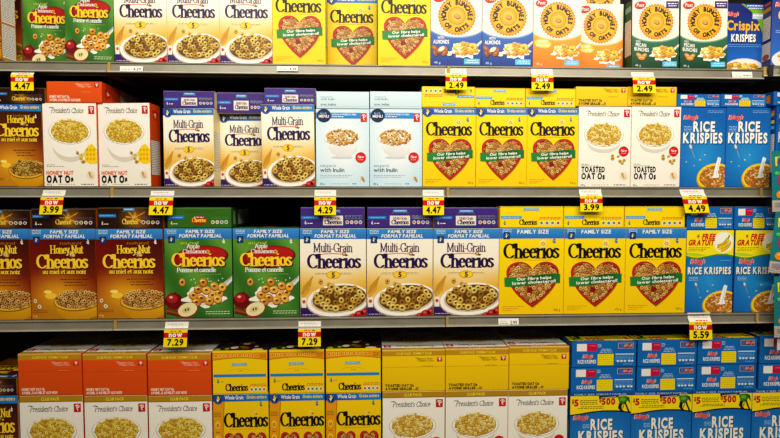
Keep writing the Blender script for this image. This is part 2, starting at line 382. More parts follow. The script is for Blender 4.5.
def right_plain(c, pc=(240, 236, 226), full=False):
    def f(a):
        if full: a.rect('side_panel', .2, .2, a.W - .2, a.H - .2, c, .6); nutrition(a, a.W * .04, a.H * .05, a.W * .96, a.H * .52, 'side_panel', pc); nutrition(a, a.W * .04, a.H * .54, a.W * .96, a.H * .97, 'side_panel', pc); return
        a.rect('side_panel', .2, .2, a.W - .2, a.H - .2, c, .6); nutrition(a, a.W * .1, a.H * .28, a.W * .9, a.H * .8, 'side_panel', pc)
        a.rect('side_panel', a.W * .15, a.H * .08, a.W * .85, a.H * .16, mix(c, WHITE, .5), 1.2)
    return f
def f_multi(fam):
    def f(a):
        k = a.W / 65; v = a.H / 88; P = 'front_panel'; o = 0 if fam else -1.6
        def bg(x, y):
            base = mix((252, 246, 232), (250, 238, 206), y)
            g = max(0, 1 - abs(y - .68) / .3) * (.55 + .45 * abs(x - .5) * 2)
            c = mix(base, (234, 180, 56), g * 1.05)
            return mix(c, (58, 30, 100), (y - .87 + .05 * abs(x - .5)) * 16)
        a.grad(P, .2, .2, a.W - .2, a.H - .2, bg, 8, 22, .5)
        header_family(a, a.W) if fam else header_small(a, a.W)
        a.serif('title_lettering', 'Multi-Grain', 13 * k, 51.5 * k, (14.8 + o) * v, (23.4 + o) * v, (72, 44, 84), 2, (.07, .035))
        a.line('title_lettering', [(16 * k + i * 2.6 * k, (26.4 + o) * v - 1.4 * v * math.sin(i / 12 * 3.14)) for i in range(13)], .7, (214, 96, 30), 1.6)
        a.serif('title_lettering', 'Cheerios', 7 * k, 59.5 * k, (25.6 + o) * v, (39.4 + o) * v, (48, 20, 78), 2, (.1, .036))
        a.ell('title_lettering', 43.2 * k, (25.2 + o) * v, 2 * k, 2 * k, (176, 110, 40), 2.8); a.ell('title_lettering', 43.2 * k, (25.2 + o) * v, .8 * k, .8 * k, (250, 236, 200), 3)
        for s in (-1, 1): a.fine(P, (33 + s * 11 - 7) * k, (33 + s * 11 + 6) * k, 44.4 * v, (150, 120, 70), .5); a.line(P, [((33 + s * 6) * k, 46 * v), ((33 + s * 19) * k, 46 * v)], .4, (210, 180, 110))
        a.ell('grain_badge', 32.6 * k, 46.4 * v, 7 * k, 4 * v, (220, 160, 16), 2); a.ell('grain_badge', 32.6 * k, 46.4 * v, 6.2 * k, 3.3 * v, (252, 212, 30), 2.3)
        a.sans('grain_badge', '5', 31 * k, 34.2 * k, 44 * v, 48.8 * v, (60, 30, 80), 3, .04)
        B = 'bowl_picture'
        for j in range(7):
            x, y = 4 * k + j * 1.3 * k, 58 * v - j * 1.5 * v; a.line(P, [(x - 3 * k, y + 14 * v), (x, y)], .4, (196, 140, 40), 1.6)
            for h in range(4): a.ell(P, x - h * .8 * k, y + h * 2.2 * v, .8 * k, 1.5 * v, (206, 150, 48), 1.8 + .02 * (4 * j + h), 8, 25)
        a.ell(B, 37.5 * k, 72.5 * v, 31.5 * k, 17 * v, (196, 170, 150), 2, 28, -6)
        a.ell(B, 37.5 * k, 71.6 * v, 31 * k, 16.4 * v, (252, 248, 240), 2.2, 28, -6)
        a.ell(B, 38.5 * k, 71 * v, 28.2 * k, 13.6 * v, (214, 196, 170), 2.4, 28, -6)
        a.ell(B, 38.5 * k, 70 * v, 26.5 * k, 13 * v, (104, 66, 22), 2.6, 28, -6)
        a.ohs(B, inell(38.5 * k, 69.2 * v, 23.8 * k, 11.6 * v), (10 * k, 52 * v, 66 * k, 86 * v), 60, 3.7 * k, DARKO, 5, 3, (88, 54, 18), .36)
        a.ohs(B, lambda x, y: True, (20 * k, 51.5 * v, 21.5 * k, 53 * v), 1, 2.6 * k, [(214, 160, 70)], 1, 2.9); a.ohs(B, lambda x, y: True, (28 * k, 55 * v, 29 * k, 56 * v), 1, 2.4 * k, [(214, 160, 70)], 1, 2.9)
        for x, y, r in ((58, 86, 4.2), (64, 84, 4), (52, 88, 3)): a.ell(B, x * k, y * v, r * k, r * v * .9, (178, 26, 34), 4); a.ell(B, (x - .8) * k, (y - 1) * v, r * k * .4, r * v * .3, (226, 90, 80), 4.2)
        a.rect(P, 1.2 * k, 69 * v, 6 * k, 79 * v, (246, 238, 226), 3); a.ell(P, 3.6 * k, 73 * v, 1.6 * k, 1.8 * v, (206, 70, 60), 3.3)
        a.fine(P, 2 * k, 16 * k, 85.8 * v, (210, 200, 230), .7, 2)
    return f
def e_multi(a):
    k = a.W / 65; q = a.H / 20.5; P = 'end_print'
    a.rect(P, .2, .2, a.W - .2, a.H - .2, (72, 46, 132), 1); a.line(P, [(0, .6), (a.W, .6)], .5, (120, 100, 170), 1.5)
    pill(a, 33 * k, 3.4 * q, 14 * k, (96, 180, 226)); a.rect(P, .8, 8.6 * q, 19 * k, 11.6 * q, (44, 130, 206), 2); a.fine(P, 3, 17 * k, 9.8 * q, (160, 206, 240), .6, 2.4)
    mills_g(a, 5 * k, 15.6 * q, 1.5 * k, WHITE, P); a.fine(P, 7 * k, 12 * k, 15.4 * q, WHITE, .8, 2)
    a.rect(P, 22.6 * k, 8.2 * q, 43 * k, 17.8 * q, (238, 228, 220), 2)
    a.serif(P, 'Multi-Grain', 26 * k, 40 * k, 9.4 * q, 12 * q, (90, 60, 100), 2.6, (.07, .05)); a.serif(P, 'Cheerios', 24.2 * k, 41.6 * k, 12.6 * q, 16.6 * q, (48, 20, 78), 2.6, (.1, .05))
    icons(a, 45 * k, 63 * k, 14.8 * q, 1.8 * k, [(190, 110, 60), (210, 160, 70), (150, 110, 170), (90, 150, 90)])
    for i in range(3): a.fine(P, 45 * k, 62 * k, 8.2 * q + 1.2 * i, (170, 160, 200), .6, 2, i)
def f_apple(fam):
    def f(a):
        k = a.W / 67; v = a.H / 90; P = 'front_panel'
        def bg(x, y):
            sw = math.sin((x * 1.2 - y) * 7 + 1.5)
            return mix(mix((56, 114, 38), (104, 160, 60), .5 + .5 * sw), (34, 90, 36), max(0, y - .75) * 2)
        a.grad(P, .2, .2, a.W - .2, a.H - .2, bg, 9, 14, .5)
        header_family(a, a.W) if fam else header_small(a, a.W)
        mills_g(a, 59 * k, 13.5 * v, 1.9 * k, WHITE)
        a.serif(P, 'au nat', 15 * k, 34 * k, 13 * v, 16 * v, (196, 206, 70), 1.6, (.05, .05), .3)
        O = 'title_emblem'
        a.ell(O, 36 * k, 29 * v, 27.6 * k, 11.4 * v, (70, 8, 10), 2, 28, -5); a.ell(O, 36 * k, 28.6 * v, 26.6 * k, 10.6 * v, (158, 26, 22), 2.2, 28, -5); a.ell(O, 37 * k, 28 * v, 24 * k, 8.8 * v, (184, 30, 26), 2.4, 28, -5)
        T = 'title_lettering'
        a.serif(T, 'Apple', 22 * k, 35 * k, 15.6 * v, 20 * v, WHITE, 3.5, (.07, .04)); a.serif(T, 'Cinnamon', 18 * k, 41 * k, 21 * v, 25 * v, WHITE, 3.5, (.07, .04))
        a.serif(T, 'Cheerios', 7.6 * k, 60 * k, 25.4 * v, 38.4 * v, (70, 20, 6), 3.2, (.13, .06)); a.serif(T, 'Cheerios', 7 * k, 59.4 * k, 25 * v, 37.8 * v, (255, 214, 50), 3.8, (.1, .04))
        a.ell(T, 43 * k, 23.6 * v, 2.2 * k, 2 * v, (232, 180, 60), 4); a.ell(T, 43 * k, 23.6 * v, .8 * k, .8 * v, (120, 50, 10), 4.2)
        a.serif(T, 'Pomme et cannelle', 12 * k, 51 * k, 39.4 * v, 43.8 * v, WHITE, 3.8, (.08, .045)); a.fine(P, 35 * k, 56 * k, 46 * v, (150, 190, 80), .5)
        B = 'spoon_picture'
        a.poly(B, [(66.8 * k, 48 * v), (66.8 * k, 53 * v), (56 * k, 64 * v), (52 * k, 60 * v)], (222, 222, 214), 2); a.line(B, [(66 * k, 49.5 * v), (54 * k, 61 * v)], .8, (150, 150, 140), 2.3)
        pts = []
        for i in range(36):
            t = i * math.pi / 18; r = 1 + .16 * math.sin(5 * t) + .1 * math.sin(9 * t + 1); pts.append(((39 + 20 * r * math.cos(t)) * k, (69 + 9.5 * r * math.sin(t)) * v))
        a.poly(B, pts, (250, 246, 232), 2.5); a.ell(B, 40 * k, 73 * v, 15 * k, 4.5 * v, (224, 214, 190), 2.7)
        for i, (x, y) in enumerate(((28, 67), (36, 70), (47, 67), (54, 65), (33, 61), (41, 62), (49, 58), (38, 54), (57, 59), (44, 73), (31, 74), (52, 71))):
            d = 3 + i * .02; r = 4.8; c = [(222, 158, 54), (206, 138, 40), (236, 178, 76)][i % 3]
            a.ell(B, x * k, (y + .6) * v, r * k, r * .9 * v, (128, 72, 14), d, 14, i * 37); a.ell(B, x * k, y * v, r * .92 * k, r * .8 * v, c, d + .004, 14, i * 37)
            a.ell(B, (x - 1) * k, (y - 1.4) * v, r * .5 * k, r * .25 * v, (250, 214, 130), d + .008, 10); a.ell(B, x * k, y * v, r * .33 * k, r * .26 * v, (110, 58, 12), d + .012, 10)
        a.ohs(B, lambda x, y: True, (17 * k, 53 * v, 18 * k, 54 * v), 1, 4.2 * k, [(214, 156, 60)], 1, 3)
        for i in range(9): a.ell(B, (24 + R.uniform(0, 34)) * k, (50 + R.uniform(0, 8)) * v, .6 * k, .6 * v, WHITE, 2.9, 7)
        Q = 'apple_picture'
        a.ell(Q, 8.5 * k, 73 * v, 8.8 * k, 8.6 * v, (116, 14, 20), 2); a.ell(Q, 7 * k, 70.5 * v, 5.5 * k, 4.5 * v, (176, 34, 36), 2.2); a.ell(Q, 5.8 * k, 69 * v, 1.8 * k, 1.2 * v, (240, 190, 180), 2.4); a.line(Q, [(9 * k, 67 * v), (11 * k, 63 * v)], .8, (70, 40, 20), 2.6)
        for i in range(3): a.line(Q, [(1 * k, (80 + 2.4 * i) * v), (14 * k, (84 + 2 * i) * v)], 2.2 * v, [(120, 60, 24), (150, 80, 34), (100, 46, 18)][i], 2.2 + .1 * i)
        a.ell(Q, 22 * k, 82 * v, 10.5 * k, 7.4 * v, (178, 40, 30), 3.6, 22, -20); a.ell(Q, 22 * k, 81.6 * v, 9.8 * k, 6.6 * v, (240, 228, 176), 3.8, 22, -20); a.ell(Q, 21 * k, 82 * v, 4.6 * k, 2.8 * v, (220, 204, 130), 4, 16, -20); a.ell(Q, 20 * k, 82 * v, .8 * k, 1.4 * v, (90, 50, 20), 4.2, 8); a.ell(Q, 22.6 * k, 81.4 * v, .8 * k, 1.4 * v, (90, 50, 20), 4.2, 8)
        for j in range(2): a.fine(P, 40 * k, 64 * k, (83.5 + 2.2 * j) * v, (220, 226, 190), .7, 2, j)
    return f
def e_apple(a):
    k = a.W / 65; q = a.H / 20.5; P = 'end_print'
    a.rect(P, .2, .2, a.W - .2, a.H - .2, (58, 112, 34), 1); a.line(P, [(0, .6), (a.W, .6)], .5, (110, 150, 70), 1.5)
    a.line(P, [(18 * k, 3.5 * q), (26 * k, 4.4 * q), (40 * k, 4.4 * q), (48 * k, 3.5 * q)], .4, (40, 80, 26), 2)
    a.rect(P, .8, 8.2 * q, 17 * k, 11.4 * q, (44, 130, 206), 2); a.fine(P, 2, 15 * k, 9.6 * q, (170, 210, 240), .6, 2.4)
    mills_g(a, 4.4 * k, 16 * q, 1.4 * k, WHITE, P); a.fine(P, 6 * k, 10 * k, 16 * q, WHITE, .8, 2)
    a.ell(P, 32 * k, 13 * q, 8.2 * k, 4.6 * q, (170, 28, 24), 2); a.serif(P, 'Cheerios', 25 * k, 39 * k, 10.6 * q, 14.6 * q, (255, 214, 60), 2.6, (.1, .05)); a.fine(P, 27 * k, 37 * k, 9.4 * q, WHITE, .7, 2.4)
    icons(a, 44 * k, 62 * k, 14.8 * q, 1.8 * k, [(190, 130, 60), (170, 180, 70), (150, 110, 150), (80, 140, 60)])
def f_honey(fam):
    def f(a):
        k = a.W / 66; v = a.H / 89; P = 'front_panel'; o = 0 if fam else -4; h = 0 if fam else 2.4
        def bg(x, y):
            top = mix((112, 10, 8), (56, 12, 8), x) if fam else mix((74, 40, 10), (50, 26, 8), x)
            c = mix(top, (142, 46, 10), y * 1.4)
            g = max(0, 1 - math.hypot((x - .42) / (.66 if fam else .8), (y - .74) / (.34 if fam else .42)))
            c = mix(c, (232, 168, 36), g * 1.25)
            return mix(c, (200, 146, 26), max(0, y - .7) * 2.6)
        a.grad(P, .2, .2, a.W - .2, a.H - .2, bg, 10, 16, .5)
        header_family(a, a.W) if fam else header_small(a, a.W)
        mills_g(a, 59 * k, 13.5 * v, 1.9 * k, WHITE)
        a.serif(P, 'naturel', 30 * k, 52 * k, (13 + o / 2) * v, (15.4 + o / 2) * v, (176, 130, 40), 1.6, (.05, .05), .3)
        T = 'title_lettering'; Y = (255, 214, 56)
        for dx, c, L, nb in ((.5, (60, 14, 4), 2, .04), (0, Y, 2.8, 0)):
            a.serif(T, 'Honey Nut', (20.5 + dx + h) * k, (53.5 + dx + h * 1.6) * k, (16.6 + dx + o) * v, (24.2 + dx + o) * v, c, L, (.095 + nb, .045 + nb))
            a.serif(T, 'Cheerios', (6.5 + dx + h) * k, (58 + dx + h * 1.6) * k, (25.6 + dx + o) * v, (38.6 + dx + o) * v, c, L, (.1 + nb, .04 + nb / 2))
            a.serif(T, 'au miel et aux noix', (12.5 + dx + h) * k, (56 + dx + h * 1.6) * k, (40 + dx * .6 + o) * v, (44.2 + dx * .6 + o) * v, c, L, (.09 + nb, .05 + nb / 2))
        sunburst(a, 42.5 * k, (24.5 + o) * v, 4 * k)
        for j, (x0, x1) in enumerate(((30, 58), (33, 52), (34, 56))): a.fine(P, x0 * k, x1 * k, (49.5 + 2.8 * j) * v, (80, 36, 6), .7, 2, j)
        B = 'bowl_picture'
        a.ell(B, 47 * k, 71 * v, 24.5 * k, 10.2 * v, (150, 96, 6), 2, 26, -4); a.ell(B, 47 * k, 70.6 * v, 23.8 * k, 9.4 * v, (236, 190, 66), 2.2, 26, -4)
        a.poly(B, [(23 * k, 72 * v), (71 * k, 72 * v), (66 * k, 86 * v), (56 * k, 90 * v), (36 * k, 90 * v), (28 * k, 84 * v)], [(232, 182, 40)] * 2 + [(206, 144, 16)] * 4, 1.9)
        a.ell(B, 47 * k, 70.4 * v, 21.6 * k, 7.8 * v, (110, 66, 16), 2.4, 26, -4)
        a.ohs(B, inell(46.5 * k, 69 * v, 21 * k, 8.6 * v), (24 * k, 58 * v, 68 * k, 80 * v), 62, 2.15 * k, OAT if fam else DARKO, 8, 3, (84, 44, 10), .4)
        a.ell(B, 20 * k, 66 * v, 6 * k, 3 * v, (252, 206, 60), 1.7); a.ell(B, 17 * k, 62 * v, 4 * k, 1.6 * v, (255, 232, 130), 1.8)
        a.ohs(B, lambda x, y: True, (3 * k, 70 * v, 9 * k, 78 * v), 2, 2.2 * k, [(244, 226, 190)], 4, 3)
        a.sans(P, '1 kg', 2 * k, 6 * k, 84.5 * v, 86.5 * v, (250, 230, 160), 2, 0)
        for j in range(2): a.fine(P, 2 * k, 16 * k, (80 + 1.6 * j) * v, (150, 80, 8), .5, 2, j)
    return f
def e_honey(a):
    k = a.W / 65; q = a.H / 20; P = 'end_print'
    def bg(u, v): return mix((46, 24, 12), (176, 116, 26), max(0, 1 - math.hypot((u - .58) / .3, (v - .6) / .9)))
    a.grad(P, .2, .2, a.W - .2, a.H - .2, bg, 10, 4, 1); a.line(P, [(0, .6), (a.W, .6)], .5, (130, 100, 50), 1.5)
    pill(a, 31 * k, 1.8 * q, 11 * k); a.rect(P, .8, 6.4 * q, 18 * k, 9.4 * q, (44, 130, 200), 2); a.fine(P, 2, 15 * k, 7.6 * q, (160, 206, 240), .6, 2.4)
    mills_g(a, 4.4 * k, 15.6 * q, 1.4 * k, WHITE, P); a.fine(P, 6 * k, 10 * k, 15.6 * q, WHITE, .8, 2)
    rr = random.Random(4)
    for i in range(16): a.line(P, [(36 * k, 10 * q), (36 * k + rr.uniform(-10, 14) * k, 10 * q + rr.uniform(-7, 7) * q)], .6, (222, 166, 50), 1.8 + .01 * i)
    a.serif(P, 'Cheerios', 24 * k, 40 * k, 11 * q, 16 * q, (246, 206, 80), 2.8, (.1, .05)); a.fine(P, 28 * k, 40 * k, 9 * q, (240, 200, 90), .7, 2.6)
    icons(a, 43 * k, 62 * k, 14.4 * q, 1.8 * k, [(90, 80, 60), (90, 140, 70), (170, 150, 50), (120, 70, 110)])
def f_twin(a):
    P = 'front_panel'; a.grad(P, .2, .2, a.W - .2, a.H - .2, lambda u, v: mix((252, 214, 8), (240, 196, 4), v), 2, 4, .5)
    header_small(a, a.W)
    a.poly('side_strip', [(0, 7), (11, 7), (7, 84), (0, 84)], (238, 164, 14), 1); a.line('side_strip', [(11, 7), (7, 84)], .7, (196, 112, 10), 1.4)
    for i in range(3): a.fine('side_strip', 1, 8, 17 + 1.6 * i, (150, 130, 40), .8, 2, i)
    for y in (29, 42, 54, 66):
        a.ell('side_strip', 4.4, y, 2.6, 3.6, (250, 206, 60), 1.8); a.ell('side_strip', 4.4, y + .4, 1.5, 1.6, (196, 110, 20), 2); a.ell('side_strip', 4.4, y + .4, .6, .6, (250, 206, 60), 2.2)
    for y in (36, 48, 60): a.rect('side_strip', 2.6, y - .6, 6.2, y + .2, (176, 96, 16), 2)
    mills_g(a, 47.5, 10, 2, (60, 140, 150))
    a.serif('title_lettering', 'Cheerios', 10.5, 54, 18, 31, (22, 14, 10), 2, (.1, .036)); sunburst(a, 41, 18.6, 2.4); a.fine(P, 16, 44, 33, (236, 150, 20), .6)
    heart(a, 20, 36.6, 58, 18.5, 46, 1.6, 3); heart(a, 43, 36.6, 58, 18.5, 46, 1.6, 4)
    banner(a, 'green_banner', (12, 62), (52, 60), (52, 68), (12, 70), ('Our fibre helps', 'lower cholesterol!'))
def e_twin(a):
    P = 'end_print'; a.rect(P, .2, .2, a.W - .2, a.H - .2, (250, 212, 8), 1)
    pts = [(0, 2.6), (a.W, 2.6), (a.W, 9.5)] + [(a.W - a.W * i / 10, 9.5 - 2.2 * math.sin(i / 10 * 3.14)) for i in range(1, 10)] + [(0, 9.5)]
    a.poly(P, pts, (236, 158, 24), 1.3); a.line(P, pts[2:], .7, (196, 110, 10), 1.6); a.line(P, pts[:2], .5, (206, 130, 14), 1.6)
    for i in range(10):
        x = 3.4 + i * 4.1; y = 5.6 - .9 * math.sin((i + .5) / 11 * 3.14); w = 1.4
        a.rect(P, x - w, y - 1.7, x + w, y + 1.7, (252, 206, 80), 1.9)
        if i % 3: a.rect(P, x - .5, y - 1.2, x + .5, y + 1.2, (192, 96, 20), 2.2)
        else: a.ell(P, x, y, 1.1, 1.3, (192, 96, 20), 2.2, 10); a.ell(P, x, y, .45, .5, (252, 206, 80), 2.4, 8)
    for j in range(3): a.fine(P, 47.5, 53.5, 4 + 1.3 * j, (176, 130, 20), .8, 2, j)
    pill(a, 27, 13.6, 15); a.fine(P, 25, 30, 20, (170, 130, 20), .6); a.line(P, A_(27, 21.5, 12, 3.4, 200, 340, 9), .35, (214, 172, 10), 1.6)
    a.rect(P, .8, 23.6, 53.6, 26.4, (36, 140, 200), 2)
    mills_g(a, 5.4, 30.6, 1.7, (60, 130, 150), P); a.fine(P, 7.6, 11, 30.6, (120, 130, 60), .7)
    a.serif(P, 'Cheerios', 12.6, 35, 33.4, 40, (22, 14, 10), 2.6, (.1, .05)); icons(a, 37, 53.6, 39, 1.9, [(180, 110, 70), (80, 140, 140), (100, 160, 90), (214, 110, 60)])
def back_art(a):
    P = 'back_print'; a.rect(P, .2, .2, a.W - .2, a.H - .2, (56, 34, 26), 1); rr = random.Random(3)
    for i in range(70):
        c = rr.choice([(150, 180, 40), (96, 40, 26), (40, 66, 26), (226, 214, 180), (140, 70, 30), (190, 200, 60), (30, 20, 18)])
        a.ell(P, rr.uniform(2, a.W - 2), rr.uniform(1, a.H), rr.uniform(2, 6), rr.uniform(1.5, 4), c, 1.5 + .01 * i, 10, rr.uniform(0, 180))

# ------------------------------------------------------------------ white store boxes
def hand(a, p, x0, x1, y0, y1, c, L=2, w=.045):
    a.serif(p, "President's Choice", x0, x1, y0 + (y1 - y0) * .1, y1, c, L, (w * .75, w * .9), .22)
    a.line(p, [(x0 - 1.6, y0 + .4), (x0 + .8, y0 - .2), (x0 + 3.2, y0 + .6)], (y1 - y0) * .09, c, L)
def pcmark(a, p, x0, y0, x1, y1):
    w, h = x1 - x0, y1 - y0; a.rect(p, x0, y0, x1, y1, (206, 30, 34), 2); a.rect(p, x0, y1 - h * .06, x1, y1, (170, 60, 20), 2.3)
    a.line(p, [(x0 + w * .2, y0 + h * .3), (x0 + w * .4, y0 + h * .18), (x0 + w * .72, y0 + h * .2), (x0 + w * .78, y0 + h * .4), (x0 + w * .5, y0 + h * .52)], w * .12, WHITE, 2.6)
    a.line(p, [(x0 + w * .5, y0 + h * .2), (x0 + w * .42, y0 + h * .55), (x0 + w * .6, y0 + h * .82)], w * .13, WHITE, 2.6)
def white_bg(a, club):
    P = 'front_panel'; a.grad(P, .2, .2, a.W - .2, a.H - .2, lambda u, v: mix((252, 248, 238), (246, 240, 226), v), 2, 4, .5)
    if club:
        a.rect('club_band', .2, .2, a.W - .2, 6, (186, 142, 30), 1); a.rect('club_band', .2, 5.3, a.W - .2, 6, (150, 110, 20), 1.4)
        a.sans('club_band', 'CLUB PACK', a.W * .34, a.W * .63, 1.9, 4.5, (252, 236, 60), 2, .02, .12)
def white_bowl(a, cx, cy, rx, ry, deep, seed, r, n, pal=GOLD):
    B = 'bowl_picture'
    a.ell(B, cx, cy + ry * .5 + deep * .55, rx * .9, ry * .55 + deep * .55, (224, 214, 196), 1.7, 26); a.ell(B, cx, cy + ry * .2 + deep * .5, rx * .94, ry * .6 + deep * .5, (250, 246, 238), 2, 26)
    a.ell(B, cx, cy, rx * 1.1, ry * 1.1, (206, 194, 172), 2.2, 26); a.ell(B, cx, cy - .2, rx * 1.07, ry * 1.06, (254, 252, 246), 2.4, 26)
    a.ell(B, cx, cy, rx * .97, ry * .95, (196, 150, 52), 2.6, 26)
    a.ohs(B, inell(cx, cy - ry * .05, rx * .94, ry * .95), (cx - rx, cy - ry * 1.1, cx + rx, cy + ry), n, r, pal, seed, 3, (170, 122, 34), .3)
def f_store(kind, club):
    def f(a):
        k = a.W / 54; P = 'front_panel'; y = 5 if club else 0; v = (a.H - y) / 82
        white_bg(a, club)
        Y = lambda q: y + q * v
        hand(a, 'brand_script', 8.5 * k, 41 * k, Y(4.4), Y(9.6), (40, 32, 26), 2, .05); pcmark(a, 'brand_emblem', 46.2 * k, Y(2.8), 52.2 * k, Y(10.6))
        if kind == 'honey':
            white_bowl(a, 27 * k, Y(28), 19.4 * k, 11.6 * v, 16 * v, 11, 1.5 * k, 170, [(240, 208, 84), (226, 188, 62), (250, 226, 124), (208, 166, 46)])
            H = 'honeycomb_picture'
            a.poly(H, [(41 * k, Y(48)), (45 * k, Y(42)), (49 * k, Y(40)), (53.8 * k, Y(45)), (53.8 * k, Y(59)), (47 * k, Y(60)), (41.5 * k, Y(57))], (250, 212, 30), 2)
            for i in range(9): a.ell(H, (44 + (i % 3) * 3.4) * k, Y(46 + (i // 3) * 4.4), 1.3 * k, 1.6 * v, (226, 176, 10), 2.4, 6)
            a.ohs(H, lambda x, q: True, (34 * k, Y(48), 40 * k, Y(58)), 4, 2 * k, GOLD, 2, 3)
            a.sans('title_lettering', 'HONEY NUT', 2.4 * k, 29.6 * k, Y(67), Y(70.4), (232, 100, 20), 2, .045); a.sans('title_lettering', 'OAT Os', 2.4 * k, 29.4 * k, Y(71.6), Y(78.2), (20, 18, 16), 2, .06, 0, .1)
        else:
            white_bowl(a, 26 * k, Y(28.6), 18.6 * k, 11.4 * v, 6 * v, 12, 1.55 * k, 150, [(242, 210, 104), (230, 190, 78), (252, 230, 150), (214, 166, 60)])
            a.ohs('bowl_picture', lambda x, q: True, (35 * k, Y(48), 48 * k, Y(58)), 7, 1.9 * k, GOLD, 5, 3)
            a.ell('red_badge', 46.6 * k, Y(45.6), 5.2 * k, 5.2 * k, (214, 28, 30), 4, 22); a.sans('red_badge', 'New', 43.6 * k, 49.6 * k, Y(43.6), Y(46), WHITE, 5, .02, .15); a.fine('red_badge', 44 * k, 49 * k, Y(47.2), (250, 190, 180), .6, 5)
            a.sans('title_lettering', 'TOASTED', 3.4 * k, 27.4 * k, Y(61.6), Y(66.8), (20, 18, 16), 2, .045, 0, .1); a.sans('title_lettering', 'OAT Os', 3.4 * k, 27.6 * k, Y(68.2), Y(74), (20, 18, 16), 2, .045, 0, .1)
        for j in range(2): a.fine(P, 3 * k, (11 + 10 * j) * k, Y(58.6 + 1.6 * j) if kind != 'honey' else Y(60.6 + 1.6 * j), (150, 140, 126), .5, 2, j)
        a.ell(P, 47 * k, Y(71), 4.4 * k, 4.6 * k, (236, 226, 206), 1.5); a.ell(P, 46.6 * k, Y(70.6), 1.5 * k, 3.4 * k, (206, 156, 84), 2, 14, -25); a.ell(P, 48.4 * k, Y(71.6), 1 * k, 2.8 * k, (236, 206, 150), 2.2, 14, -35)
        a.sans(P, '400 g', 2.6 * k, 7.4 * k, Y(79.4), Y(81), (90, 84, 76), 2, 0); a.fine(P, 14 * k, 32 * k, Y(79.8), (170, 160, 146), .5, 2); a.fine(P, 37 * k, 50 * k, Y(79.6), (110, 100, 90), .8, 2)
    return f
def e_store(kind, club):
    def f(a):
        k = a.W / 54; P = 'end_print'; h = a.H; c = (236, 92, 22) if kind == 'honey' else (252, 210, 8); ink = (252, 236, 214) if kind == 'honey' else (46, 36, 10)
        a.grad(P, .2, .2, a.W - .2, h - .2, lambda u, v: mix(c, tuple(q * .93 for q in c), v), 2, 2, 1); y = 0
        if club:
            y = 6; a.rect('club_band', .2, .2, a.W - .2, y, (196, 148, 30), 1.4); a.rect('club_band', .2, .2, a.W - .2, 1.4, (226, 180, 60), 1.7)
            a.sans('club_band', 'CLUB PACK  FORMAT CLUB', a.W * .22, a.W * .78, 2.5, 4.6, (252, 236, 70), 2, .01, .12)
        k2 = .8 if club else 1
        hand(a, P, 29 * k, 43 * k, y + 1.8, y + 3.6, ink, 2, .05); hand(a, P, 31 * k, 44 * k, y + 4, y + 5.6, ink, 2, .05); pcmark(a, P, 47 * k, y + 1.4, 51.4 * k, y + 5.8)
        t = ('HONEY NUT OAT Os', 'AVOINE ..O AU MIEL ET AUX NOIX', 22, 33) if kind == 'honey' else ('TOASTED OAT Os', 'AVOINE GRILLEE ...O', 27, 31)
        a.sans(P, t[0], 2.6 * k, t[2] * k, h - 7, h - 4.7, ink, 2, .05); a.sans(P, t[1], 2.6 * k, t[3] * k, h - 3.7, h - 1.4, ink, 2, .05)
        a.fine(P, 34 * k, 44 * k, y + 10, mix(c, ink, .4), .6, 2)
        if club: a.line(P, [(0, y + 11), (a.W, y + 11)], .3, mix(c, (120, 60, 10), .3), 2)
    return f
